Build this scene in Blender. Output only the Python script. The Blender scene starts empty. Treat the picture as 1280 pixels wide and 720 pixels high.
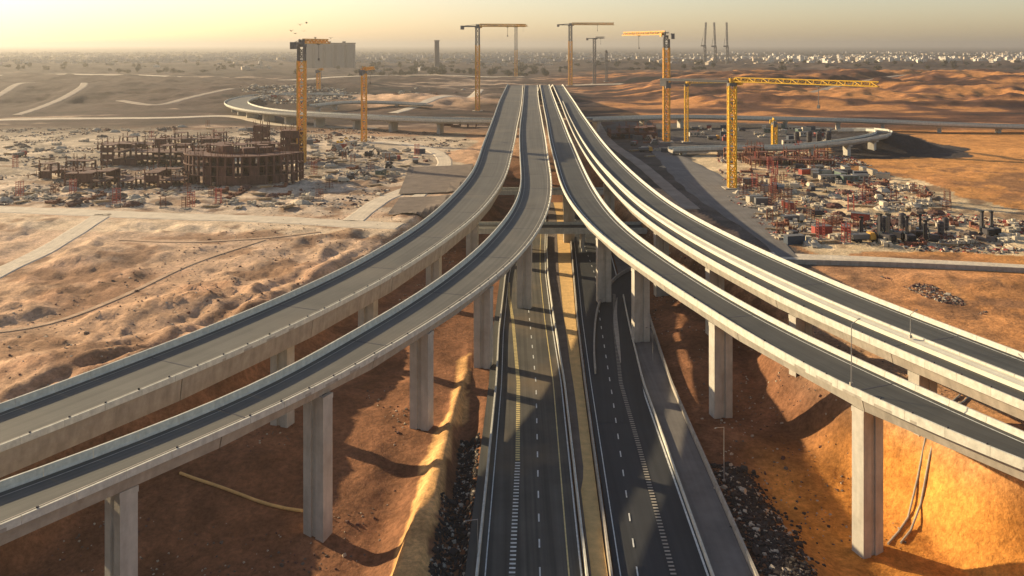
import bpy, bmesh, math, random
import numpy as np
from mathutils import Vector, Matrix
R = math.radians
rng = random.Random(7)
sc = bpy.context.scene
COL = sc.collection
F, H, HZ = 1100.0, 71.0, 56.0          # focal length in photo pixels, eye height in metres, horizon row
SUN_EL, SUN_DIR = 18.0, (-0.86, 0.51)  # plan direction towards the sun

# ------------------------------------------------------------------ helpers
def at(x, y, z=10.0):
    "ground point seen at a place in the photo, on the level plane z"
    Y = F * (H - z) / (y - HZ)
    return ((x - 640.0) * Y / F, Y)
def pix(X, Y, Z):
    return 640 + F * X / Y, HZ + F * (H - Z) / Y
def ss(t):
    t = np.clip(t, 0, 1); return t * t * (3 - 2 * t)

def tag(o, label=None, cat=None, group=None, kind=None):
    if label: o['label'] = label
    if cat: o['category'] = cat
    if group: o['group'] = group
    if kind: o['kind'] = kind
    return o
def empty(name, loc=(0, 0, 0), rz=0.0, label=None, cat=None, group=None):
    o = bpy.data.objects.new(name, None); COL.objects.link(o)
    o.location = loc; o.rotation_euler = (0, 0, rz); o.empty_display_size = 0.5
    return tag(o, label, cat, group)

class MB:
    "collects boxes, bars, sweeps into one mesh"
    def __init__(s): s.v = []; s.f = []; s.m = []; s.uv = None
    def add(s, vs, fs, mi=0):
        b = len(s.v); s.v += [tuple(p) for p in vs]
        s.f += [tuple(b + i for i in q) for q in fs]; s.m += [mi] * len(fs)
    def box(s, x0, x1, y0, y1, z0, z1, mi=0):
        s.add([(x0,y0,z0),(x1,y0,z0),(x1,y1,z0),(x0,y1,z0),(x0,y0,z1),(x1,y0,z1),(x1,y1,z1),(x0,y1,z1)],
              [(0,3,2,1),(4,5,6,7),(0,1,5,4),(1,2,6,5),(2,3,7,6),(3,0,4,7)], mi)
    def obox(s, c, sx, sy, sz, rz=0, mi=0, tilt=0):
        M = Matrix.Translation(c) @ Matrix.Rotation(rz, 4, 'Z') @ Matrix.Rotation(tilt, 4, 'X')
        hx, hy = sx/2, sy/2
        vs = [M @ Vector(p) for p in [(-hx,-hy,0),(hx,-hy,0),(hx,hy,0),(-hx,hy,0),(-hx,-hy,sz),(hx,-hy,sz),(hx,hy,sz),(-hx,hy,sz)]]
        s.add(vs, [(0,3,2,1),(4,5,6,7),(0,1,5,4),(1,2,6,5),(2,3,7,6),(3,0,4,7)], mi)
    def bar(s, a, b, r=0.1, mi=0, n=4, r2=None):
        a, b = Vector(a), Vector(b); d = b - a
        if d.length < 1e-6: return
        q = d.to_track_quat('Z', 'Y'); r2 = r if r2 is None else r2; vs = []
        for p, rr in ((a, r), (b, r2)):
            for k in range(n):
                t = 2*math.pi*(k+.5)/n
                vs.append(p + q @ Vector((math.cos(t)*rr, math.sin(t)*rr, 0)))
        fs = [(k, (k+1) % n, n+(k+1) % n, n+k) for k in range(n)]
        fs += [tuple(range(n))[::-1], tuple(range(n, 2*n))]
        s.add(vs, fs, mi)
    def lump(s, c, rx, ry, rz_, mi=0, seed=0, n=7, m=5, jag=0.25, half=False):
        r = random.Random(seed); vs = []; fs = []
        for j in range(m+1):
            ph = (math.pi/2 if half else math.pi) * j/m
            for k in range(n):
                t = 2*math.pi*k/n; g = 1 + r.uniform(-jag, jag)
                vs.append((c[0]+rx*g*math.sin(ph)*math.cos(t), c[1]+ry*g*math.sin(ph)*math.sin(t), c[2]+rz_*g*math.cos(ph) if j < m or not half else c[2]-0.3))
        for j in range(m):
            for k in range(n):
                fs.append((j*n+k, (j+1)*n+k, (j+1)*n+(k+1) % n, j*n+(k+1) % n))
        s.add(vs, fs, mi)
    def mesh(s, name, mats):
        me = bpy.data.meshes.new(name); me.from_pydata(s.v, [], s.f)
        for m in (mats if isinstance(mats, (list, tuple)) else [mats]): me.materials.append(m)
        if len(me.polygons): me.polygons.foreach_set('material_index', s.m)
        me.update(); return me
    def build(s, name, mats, parent=None, loc=None):
        o = bpy.data.objects.new(name, s.mesh(name, mats)); COL.objects.link(o)
        if parent: o.parent = parent
        if loc: o.location = loc
        return o
def link(name, me, loc=(0,0,0), rz=0, parent=None, scale=None):
    o = bpy.data.objects.new(name, me); COL.objects.link(o); o.location = loc; o.rotation_euler = (0,0,rz)
    if scale: o.scale = scale
    if parent: o.parent = parent
    return o
def kids(o): return list(o.children)
def copy_tree(o, parent=None):
    c = o.copy(); COL.objects.link(c); c.parent = parent
    for ch in kids(o): copy_tree(ch, c)
    return c

# ------------------------------------------------------------------ materials
def material(name, col, rough=0.85, var=0.25, scale=0.6, detail=6, bump=0.0, bscale=None, metal=0.0, streak=None, attr=None, uvstreak=0.0, dirt=None, spec=0.3):
    m = bpy.data.materials.new(name); m.use_nodes = True; nt = m.node_tree; N = nt.nodes; L = nt.links
    b = N['Principled BSDF']; b.inputs['Roughness'].default_value = rough; b.inputs['Metallic'].default_value = metal
    b.inputs['Specular IOR Level'].default_value = spec
    tc = N.new('ShaderNodeTexCoord')
    geo = N.new('ShaderNodeNewGeometry')
    src = geo.outputs['Position']
    n1 = N.new('ShaderNodeTexNoise'); n1.inputs['Scale'].default_value = scale; n1.inputs['Detail'].default_value = detail; n1.inputs['Roughness'].default_value = 0.65
    L.new(src, n1.inputs['Vector'])
    mr = N.new('ShaderNodeMapRange'); mr.inputs[1].default_value = 0.28; mr.inputs[2].default_value = 0.72
    mr.inputs[3].default_value = 1 - var; mr.inputs[4].default_value = 1 + var
    L.new(n1.outputs['Fac'], mr.inputs[0])
    fac = mr.outputs[0]
    if uvstreak:
        uv = N.new('ShaderNodeUVMap'); mp = N.new('ShaderNodeMapping'); mp.inputs['Scale'].default_value = (1.3, 0.012, 1)
        n2 = N.new('ShaderNodeTexNoise'); n2.inputs['Scale'].default_value = 1; n2.inputs['Detail'].default_value = 4
        L.new(uv.outputs[0], mp.inputs[0]); L.new(mp.outputs[0], n2.inputs['Vector'])
        m2 = N.new('ShaderNodeMapRange'); m2.inputs[1].default_value = .3; m2.inputs[2].default_value = .7; m2.inputs[3].default_value = 1-uvstreak; m2.inputs[4].default_value = 1+uvstreak
        L.new(n2.outputs['Fac'], m2.inputs[0])
        mu = N.new('ShaderNodeMath'); mu.operation = 'MULTIPLY'; L.new(fac, mu.inputs[0]); L.new(m2.outputs[0], mu.inputs[1]); fac = mu.outputs[0]
    if streak:      # vertical rain streaks and panel-to-panel change on concrete
        mp = N.new('ShaderNodeMapping'); mp.inputs['Scale'].default_value = (.7, .7, 0.12)
        L.new(src, mp.inputs[0])
        n2 = N.new('ShaderNodeTexNoise'); n2.inputs['Scale'].default_value = 1.6; n2.inputs['Detail'].default_value = 5
        L.new(mp.outputs[0], n2.inputs['Vector'])
        m2 = N.new('ShaderNodeMapRange'); m2.inputs[1].default_value = .35; m2.inputs[2].default_value = .65; m2.inputs[3].default_value = 1-streak; m2.inputs[4].default_value = 1+streak*.5
        L.new(n2.outputs['Fac'], m2.inputs[0])
        mu = N.new('ShaderNodeMath'); mu.operation = 'MULTIPLY'; L.new(fac, mu.inputs[0]); L.new(m2.outputs[0], mu.inputs[1]); fac = mu.outputs[0]
    vm = N.new('ShaderNodeVectorMath'); vm.operation = 'SCALE'
    if attr:
        nf = N.new('ShaderNodeTexNoise'); nf.inputs['Scale'].default_value = 1.1; nf.inputs['Detail'].default_value = 6; nf.inputs['Roughness'].default_value = .75; L.new(src, nf.inputs['Vector'])
        mf = N.new('ShaderNodeMapRange'); mf.inputs[1].default_value = .35; mf.inputs[2].default_value = .65; mf.inputs[3].default_value = .68; mf.inputs[4].default_value = 1.3; L.new(nf.outputs['Fac'], mf.inputs[0])
        mu = N.new('ShaderNodeMath'); mu.operation = 'MULTIPLY'; L.new(fac, mu.inputs[0]); L.new(mf.outputs[0], mu.inputs[1]); fac = mu.outputs[0]
        a = N.new('ShaderNodeAttribute'); a.attribute_name = attr; L.new(a.outputs['Color'], vm.inputs[0])
    else: vm.inputs[0].default_value = col
    L.new(fac, vm.inputs['Scale']); out = vm.outputs[0]
    if dirt:
        n3 = N.new('ShaderNodeTexNoise'); n3.inputs['Scale'].default_value = scale*0.35; n3.inputs['Detail'].default_value = 7; L.new(src, n3.inputs['Vector'])
        m3 = N.new('ShaderNodeMapRange'); m3.inputs[1].default_value = .52; m3.inputs[2].default_value = .68; m3.inputs[4].default_value = dirt[1]
        L.new(n3.outputs['Fac'], m3.inputs[0])
        mx = N.new('ShaderNodeMix'); mx.data_type = 'RGBA'; L.new(m3.outputs[0], mx.inputs[0]); L.new(out, mx.inputs[6]); mx.inputs[7].default_value = (*dirt[0], 1)
        out = mx.outputs[2]
    L.new(out, b.inputs['Base Color'])
    if bump:
        n4 = N.new('ShaderNodeTexNoise'); n4.inputs['Scale'].default_value = bscale or scale*3; n4.inputs['Detail'].default_value = 8; n4.inputs['Roughness'].default_value = .7
        L.new(src, n4.inputs['Vector'])
        bp = N.new('ShaderNodeBump'); bp.inputs['Strength'].default_value = 1.0; bp.inputs['Distance'].default_value = bump
        L.new(n4.outputs['Fac'], bp.inputs['Height']); L.new(bp.outputs[0], b.inputs['Normal'])
    return m
M = {}
M['soil'] = material('soil', None, .95, .38, .16, 9, bump=0.45, bscale=.4, attr='soil', spec=.1)
M['asphalt_pale'] = material('worn_asphalt', (.105,.098,.082), .8, .16, .12, 8, uvstreak=.16, bump=.01, dirt=((.18,.15,.11), .35))
M['asphalt_dark'] = material('dark_asphalt', (.06,.058,.05), .75, .2, .12, 8, uvstreak=.2, bump=.01, dirt=((.10,.09,.07), .3))
M['asphalt_black'] = material('near_black_asphalt', (.03,.031,.032), .7, .2, .1, 8, uvstreak=.2)  # near-black surface of the right carriageway and slip road
M['asphalt_right'] = material('new_asphalt', (.062,.062,.056), .75, .2, .1, 8, uvstreak=.25, bump=.01, dirt=((.12,.11,.08), .3))
M['concrete'] = material('cast_concrete', (.36,.32,.26), .85, .2, .5, 8, bump=.02, streak=.13)
M['pier_concrete'] = material('pier_concrete', (.46,.42,.35), .85, .16, .45, 8, bump=.02, streak=.12, dirt=((.30,.25,.19), .4))
M['barrier'] = material('barrier_concrete', (.56,.53,.44), .8, .18, 1.2, 6, bump=.015, streak=.1)
M['median_concrete'] = material('median_concrete', (.6,.56,.44), .8, .12, .5, 6, uvstreak=.12)
M['white_line'] = material('white_line_paint', (.62,.61,.55), .7, .3, 1.5)
M['yellow_line'] = material('yellow_line_paint', (.6,.47,.2), .7, .3, 1.5)
M['tan'] = material('tan_sand', (.70,.44,.17), .95, .2, .5, 8, bump=.2)
M['rut'] = material('compacted_sand', (.44,.29,.18), .95, .3, .3, 8, bump=.2)
M['track_dim'] = material('packed_dim_earth', (.30,.235,.175), .95, .3, .1, 8, bump=.25)
M['track'] = material('packed_pale_earth', (.56,.47,.35), .95, .2, .2, 8, bump=.25, uvstreak=.12)
M['grey_yard'] = material('grey_yard_surface', (.15,.135,.12), .9, .25, .15, 8, uvstreak=.12)
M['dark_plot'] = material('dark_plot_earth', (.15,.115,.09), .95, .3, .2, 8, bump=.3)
M['crane_yellow'] = material('crane_yellow_paint', (.72,.42,.04), .5, .15, .8)
M['crane_orange'] = material('crane_orange_paint', (.66,.33,.05), .5, .15, .8)
M['crane_grey'] = material('crane_grey_steel', (.14,.135,.13), .6, .2, .8)
M['rust'] = material('rusty_steel', (.16,.06,.035), .85, .3, 1.0)
M['brown_frame'] = material('shuttered_brown_concrete', (.13,.062,.047), .9, .3, .4, streak=.3)
M['red'] = material('red_paint', (.30,.055,.04), .6, .25, 1)
M['white'] = material('white_sheet', (.50,.43,.32), .6, .15, 1)
M['blue'] = material('blue_paint', (.05,.065,.09), .6, .2, 1)
M['green'] = material('faded_green_paint', (.09,.13,.10), .6, .2, 1)
M['black'] = material('rubber_and_bore_black', (.02,.02,.02), .8, .2, 1)
M['dark_metal'] = material('dark_machine_paint', (.045,.04,.045), .6, .3, 1)
M['glass'] = material('window_glass', (.04,.05,.06), .15, .1, 1, spec=.6)
M['timber'] = material('sawn_timber', (.38,.25,.13), .9, .25, 1.5)
M['block'] = material('pale_blockwork', (.42,.36,.27), .9, .25, 1)
M['rock_dark'] = material('dark_rock', (.045,.035,.03), .9, .5, .8, bump=.1)
M['rock_pale'] = material('pale_rock', (.42,.35,.26), .9, .3, 2)
M['leaf'] = material('dusty_leaves', (.07,.068,.045), .9, .4, .3)
M['bark'] = material('bark', (.12,.08,.05), .9, .2, 1)
M['facade_white'] = material('white_render', (.68,.62,.52), .85, .15, .05)
M['facade_cream'] = material('cream_render', (.52,.42,.31), .85, .15, .05)
M['facade_grey'] = material('grey_render', (.27,.25,.24), .85, .15, .05)
M['roof'] = material('flat_roof', (.35,.3,.25), .9, .2, .1)
M['tower_grey'] = material('tower_block_concrete', (.2,.18,.17), .9, .12, .02)
M['tower_dark'] = material('tower_recess', (.11,.1,.1), .9, .1, .02)
M['metal'] = material('galvanised_steel', (.35,.34,.32), .45, .1, 1, metal=.6)
M['feather'] = material('dark_feathers', (.03,.03,.03), .8, .2, 3)

# ------------------------------------------------------------------ numpy noise
def _h(ix, iy, s):
    n = (ix * 374761393 + iy * 668265263 + s * 982451653) & 0xFFFFFFFF
    n = ((n ^ (n >> 13)) * 1274126177) & 0xFFFFFFFF
    return ((n ^ (n >> 16)) & 0xFFFF) / 65535.0
def vn(x, y, s=0):
    x = np.asarray(x, float); y = np.asarray(y, float)
    ix = np.floor(x).astype(np.int64); iy = np.floor(y).astype(np.int64)
    fx = x - ix; fy = y - iy; fx = fx*fx*(3-2*fx); fy = fy*fy*(3-2*fy)
    return ((_h(ix,iy,s)*(1-fx)+_h(ix+1,iy,s)*fx)*(1-fy) + (_h(ix,iy+1,s)*(1-fx)+_h(ix+1,iy+1,s)*fx)*fy)*2-1
def fbm(x, y, w, o=4, s=0, g=.5):
    t = 0; a = 1; tot = 0
    for k in range(o):
        c, d = math.cos(k*.9), math.sin(k*.9)
        t = t + a*vn((x*c-y*d)/w+k*17.3, (x*d+y*c)/w-k*9.1, s+k); tot += a; a *= g; w *= .5
    return t/tot

# ------------------------------------------------------------------ the four elevated roads, traced and put at their own heights
CREST = 800.0
def zd(Y):
    Y = np.asarray(Y, float)
    return 20 + 14*ss((Y-200)/(CREST-200)) - 0.075*np.clip(Y-CREST-8, 0, 400)
def unz(y):
    lo, hi = 30.0, CREST+5
    for _ in range(60):
        mid = (lo+hi)/2
        if HZ + F*(H-float(zd(mid)))/mid > y: lo = mid
        else: hi = mid
    return (lo+hi)/2
EDGES = {
 'A': ([(634,107),(622,131),(612,159),(601,185),(594,210),(581,230),(554,257),(521,287),(470,317),(420,346),(370,368),(302,398),(202,438),(118,470),(84,482),(0,514),(-100,550)],
       [(654,107),(651,138),(646,159),(639,193),(636,209),(634,219),(620,241),(601,267),(560,298),(548,307),(487,348),(420,381),(336,425),(222,470),(202,483),(134,507),(67,535),(0,561),(-100,600)]),
 'B': ([(656,107),(652,142),(649,159),(648,180),(649,209),(651,228),(648,248),(636,272),(617,293),(588,324),(538,361),(487,395),(420,430),(336,480),(235,525),(134,567),(67,591),(0,609),(-100,650)],
       [(672,107),(674,131),(679,159),(684,193),(687,210),(690,236),(687,258),(679,279),(664,303),(637,333),(588,371),(521,415),(470,445),(425,474),(336,514),(235,557),(134,604),(67,635),(0,663),(-100,705)]),
 'C': ([(675,107),(679,131),(684,155),(691,193),(696,212),(704,241),(720,265),(739,286),(759,304),(787,325),(850,366),(900,398),(951,431),(1011,465),(1031,478),(1072,497),(1186,544),(1280,583),(1400,630)],
       [(687,107),(696,131),(706,155),(719,185),(730,210),(742,234),(759,260),(782,286),(850,334),(917,376),(984,413),(1052,445),(1112,470),(1203,511),(1280,547),(1400,597)]),
 'D': ([(691,107),(702,131),(711,155),(726,185),(742,210),(758,229),(781,255),(850,307),(917,344),(998,388),(1085,426),(1139,448),(1213,481),(1280,510),(1400,558)],
       [(704,107),(720,130),(740,159),(758,183),(780,206),(820,241),(850,264),(894,287),(978,327),(1065,365),(1152,398),(1280,447),(1450,510)]),
}
def fitcurve(pts):
    v = np.array([math.log(p[1]-HZ) for p in pts]); x = np.array([p[0] for p in pts], float)
    o = np.argsort(v); v = v[o]; x = x[o]
    c = np.polyfit(np.exp(v)/500, x, 3); p = lambda q: np.polyval(c, np.exp(q)/500)
    h = .01; g = np.arange(v[0], v[-1], h); r = np.interp(g, v, x-p(v))
    k = np.exp(-.5*(np.arange(-30, 31)*h/.07)**2); k /= k.sum()
    pad = np.concatenate([2*r[0]-r[30:0:-1], r, 2*r[-1]-r[-2:-32:-1]])
    sm = p(g)+np.convolve(pad, k, 'valid'); yg = np.exp(g)
    s0 = (sm[12]-sm[0])/(yg[12]-yg[0]); s1 = (sm[-1]-sm[-8])/(yg[-1]-yg[-8])
    def f(yy):
        q = np.asarray(yy, float)-HZ; o = np.interp(q, yg, sm)
        o = np.where(q < yg[0], sm[0]+s0*(q-yg[0]), o)
        return np.where(q > yg[-1], sm[-1]+s1*(q-yg[-1]), o)
    return f
DK = {}
for k, (l, r) in EDGES.items():
    fl, fr = fitcurve(l), fitcurve(r)
    print('deck', k, 'fit err', [round(float(fl(p[1]))-p[0]) for p in l], [round(float(fr(p[1]))-p[0]) for p in r])
    ymax = min(l[-1][1], r[-1][1]) + 4
    Y = [unz(ymax)]
    while Y[-1] < CREST: Y.append(Y[-1] + min(4+Y[-1]*.006, 8))
    Y = np.array(Y); yy = HZ + F*(H-zd(Y))/Y
    XL = (fl(yy)-640)*Y/F; XR = (fr(yy)-640)*Y/F
    C = (XL+XR)/2; dX = np.gradient(C, Y); cs = 1/np.sqrt(1+dX**2); W = (XR-XL)*cs
    # smooth the widths
    for _ in range(12): W[1:-1] = (W[:-2]+2*W[1:-1]+W[2:])/4
    # carry on past the frame, straight, and over the crest down to the ground
    n0 = 14; d0 = np.array([C[1]-C[0], Y[1]-Y[0]]); d0 /= np.linalg.norm(d0)
    pre = [(C[0]-d0[0]*7*i, Y[0]-d0[1]*7*i) for i in range(n0, 0, -1)]
    d1 = np.array([(C[-1]-C[-14])/(Y[-1]-Y[-14]), 1.0])
    post = [(C[-1]+d1[0]*8*i, Y[-1]+8*i) for i in range(1, 45)]
    cx = np.concatenate([[p[0] for p in pre], C, [p[0] for p in post]])
    cy = np.concatenate([[p[1] for p in pre], Y, [p[1] for p in post]])
    W = np.concatenate([[W[0]]*len(pre), W, [W[-1]]*len(post)])
    P = np.stack([cx, cy, zd(cy)], 1)
    T = np.gradient(P[:, :2], axis=0); T /= np.linalg.norm(T, axis=1)[:, None]
    Nn = np.stack([T[:, 1], -T[:, 0]], 1)                # towards the right-hand side
    S = np.concatenate([[0], np.cumsum(np.linalg.norm(np.diff(P[:, :2], axis=0), axis=1))])
    DK[k] = dict(P=P, N=Nn, W=W, S=S)
    print('   width near/far', W[n0], W[n0+len(Y)//2], W[-50])

def frames(pts, step=4.0, z=None):
    "smooth path through plan points -> the same dictionary as a deck"
    pts = np.array(pts, float)
    if pts.shape[1] == 2: pts = np.column_stack([pts, np.zeros(len(pts))])
    out = []
    n = len(pts); e = np.vstack([2*pts[0]-pts[1], pts, 2*pts[-1]-pts[-2]])
    for i in range(n-1):
        p0, p1, p2, p3 = e[i:i+4]; m = max(2, int(np.linalg.norm(p2-p1)/step))
        for j in range(m):
            t = j/m
            out.append(.5*((2*p1)+(-p0+p2)*t+(2*p0-5*p1+4*p2-p3)*t*t+(-p0+3*p1-3*p2+p3)*t**3))
    out.append(pts[-1]); P = np.array(out)
    T = np.gradient(P[:, :2], axis=0); T /= np.linalg.norm(T, axis=1)[:, None]
    Nn = np.stack([T[:, 1], -T[:, 0]], 1)
    S = np.concatenate([[0], np.cumsum(np.linalg.norm(np.diff(P[:, :2], axis=0), axis=1))])
    return dict(P=P, N=Nn, S=S, W=np.zeros(len(P)))

def sweep(fr, prof, name, mat, parent=None, closed=True, i0=0, i1=None, seg=None, gap=0.0):
    """prof: list of (anchor, d, dz) or function(i)->list; offset = (anchor-0.5)*W + d across, dz up."""
    P, Nn, W, S = fr['P'], fr['N'], fr['W'], fr['S']; i1 = i1 or len(P)
    pf = prof if callable(prof) else (lambda i: prof)
    vs = []; fs = []; uvs = []
    def ring(p, nrm, w, s, pr):
        u = 0; last = None
        for a, d, dz in pr:
            t = (a-.5)*w + d; q = (p[0]+nrm[0]*t, p[1]+nrm[1]*t, p[2]+dz)
            if last is not None: u += math.hypot(t-last[0], dz-last[1])
            last = (t, dz); vs.append(q); uvs.append((u, s))
    n = len(pf(i0))
    if seg:      # cut into separate castings with small open joints
        s = S[i0]
        while s + seg < S[i1-1]:
            rs = []
            for q in (s+gap/2, s+seg-gap/2):
                j = min(max(int(np.searchsorted(S, q))-1, i0), i1-2); t = (q-S[j])/(S[j+1]-S[j])
                b = len(vs)
                ring(P[j]*(1-t)+P[j+1]*t, Nn[j]*(1-t)+Nn[j+1]*t, W[j]*(1-t)+W[j+1]*t, q, pf(j)); rs.append(b)
            a, b = rs
            for k in range(n): fs.append((a+k, a+(k+1) % n, b+(k+1) % n, b+k))
            fs.append(tuple(range(a, a+n))[::-1]); fs.append(tuple(range(b, b+n)))
            s += seg
    else:
        for i in range(i0, i1): ring(P[i], Nn[i], W[i], S[i], pf(i))
        m = i1-i0; kk = n if closed else n-1
        for i in range(m-1):
            for k in range(kk):
                a = i*n+k; b = i*n+(k+1) % n; fs.append((a, b, b+n, a+n))
        if closed:
            fs.append(tuple(range(n))[::-1]); fs.append(tuple(range((m-1)*n, m*n)))
    me = bpy.data.meshes.new(name); me.from_pydata(vs, [], fs); me.materials.append(mat)
    ul = me.uv_layers.new(name='UVMap'); idx = np.empty(len(me.loops), int); me.loops.foreach_get('vertex_index', idx)
    ul.data.foreach_set('uv', np.array(uvs)[idx].ravel())
    me.update()
    o = bpy.data.objects.new(name, me); COL.objects.link(o)
    if parent: o.parent = parent
    # consistent outward normals
    bm = bmesh.new(); bm.from_mesh(me); bmesh.ops.recalc_face_normals(bm, faces=bm.faces)
    if not closed:
        for f in bm.faces:
            if f.normal.z < 0: f.normal_flip()
    bm.to_mesh(me); bm.free()
    return o

# ------------------------------------------------------------------ terrain
def edgeX(k, side):
    d = DK[k]; X = d['P'][:, 0]+d['N'][:, 0]*d['W']*side/2; Y = d['P'][:, 1]+d['N'][:, 1]*d['W']*side/2
    o = np.argsort(Y); return Y[o], X[o]
AL, DR = edgeX('A', -1), edgeX('D', 1)
PLAIN = 10.0
TRACKS = {   # name: (plan points, width)
 'haul_road': ([at(-90,259),at(60,264),at(200,270),at(330,274),at(440,280),at(535,284)], 13),
 'side_track': ([at(130,268),at(95,290),at(55,314),at(-10,345),at(-80,385)], 8),
 'curving_track': ([at(440,277),at(478,250),at(528,228),at(556,205),at(540,188),at(490,178),at(440,180)], 9),
 'inner_track': ([at(505,262),at(540,232),at(575,214)], 6),
 'west_road': ([at(-90,153),at(60,150),at(200,149),at(290,147),at(350,156),at(470,161)], 13),
 'ridge_track': ([at(-60,142),at(-20,133),at(8,124),at(28,114),at(60,107)], 9),
 'slope_track': ([at(20,146),at(55,137),at(84,128),at(103,119),at(106,111)], 9),
 'pale_slope_track': ([at(150,132),at(195,136),at(235,130),at(290,121)], 10),
 'old_wheel_track': ([at(-40,420),at(60,405),at(150,372),at(240,330),at(330,300)], 1.8),
 'old_wheel_track_b': ([at(150,300),at(230,303),at(330,298),at(400,290)], 1.8),
 'far_road_west': ([at(-60,95),at(150,96),at(330,99),at(420,97),at(500,95),at(570,96.5),at(655,96)], 26),
 'mound_road': ([at(490,142),at(540,133),at(585,124),at(600,112)], 11),
 'far_road_east': ([at(708,106.5),at(780,106),at(870,107),at(950,103),at(1060,97),at(1180,93),at(1300,95)], 17),
 'hill_road_east': ([at(1000,125),at(1100,112),at(1200,105),at(1310,103)], 12),
 'service_road': ([at(930,318),at(1010,322),at(1100,326),at(1200,331),at(1330,338)], 10),
 'east_haul_road': ([at(745,153),at(760,176),at(800,205),at(835,235),at(866,262)], 7),
}
YARD = [at(985,322),at(955,290),at(905,246),at(862,213),at(825,187)]
WEDGE = 16
def seg_dist(X, Y, pts):
    d = np.full(np.shape(X), 1e9)
    for (x0, y0), (x1, y1) in zip(pts[:-1], pts[1:]):
        vx, vy = x1-x0, y1-y0; t = np.clip(((X-x0)*vx+(Y-y0)*vy)/(vx*vx+vy*vy), 0, 1)
        d = np.minimum(d, np.hypot(X-x0-t*vx, Y-y0-t*vy))
    return d
def base_height(X, Y):
    X = np.asarray(X, float); Y = np.asarray(Y, float)
    z = np.full(np.broadcast(X, Y).shape, PLAIN)
    far = ss((Y-760)/500)*(1-ss((Y-2200)/2000))
    z = z + far*(9*fbm(X, Y, 420, 3, 5)+3)*ss((np.abs(X)-30)/120)
    # broad rise behind the west site and eroded eastern hills
    z = z + 9*np.exp(-((Y-1050)/220)**2)*ss((-X-130)/150)
    z = z + 13*np.exp(-((Y-1150-.15*X)/230)**2)*ss((X-150)/150)
    z = z + 9*np.exp(-((Y-905)/70)**2-((X+95)/75)**2)
    # dark embankment on the right, end of the raised ramp
    mx, my = at(1120, 190)
    z = z + 10*np.exp(-np.abs((X-mx)/24)**2.6-np.abs((Y-my-10)/15)**2.6)
    return z
LB_OFF, RB_OFF = 15.0, -17.0
def cut_factor(X, Y):
    "1 inside the cutting, 0 on the plain"
    w = fbm(X, Y, 22, 3, 31)*3.2
    L = np.interp(Y, *AL) - LB_OFF; Rr = np.interp(Y, *DR) + RB_OFF
    Rr = Rr + 14*ss((Y-170)/40)
    kk = ss((Y-300)/70)
    L = L*(1-kk)+(-12-(Y-370)*0.02)*kk; Rr = Rr*(1-kk)+40*kk
    a = ss((X-L+w+5)/13); b = ss((Rr-X+w+5)/12)
    return a*b*(1-ss((Y-420)/110))
def ledge(X, Y):
    a = np.interp(Y, *bl_); b = np.interp(Y, *br_)
    return ss((X-a)/2.0)*ss((b-X)/1.2)*ss((222-Y)/50)
bl_ = (np.array([50.,118,135,150,170,190]), np.array([-18.5,-17.3,-16,-14.5,-13.2,-11.5])); br_ = (np.array([50.,118,135,150,170,190]), np.array([-12,-11.6,-10.8,-10.3,-9.8,-9.]))
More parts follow.
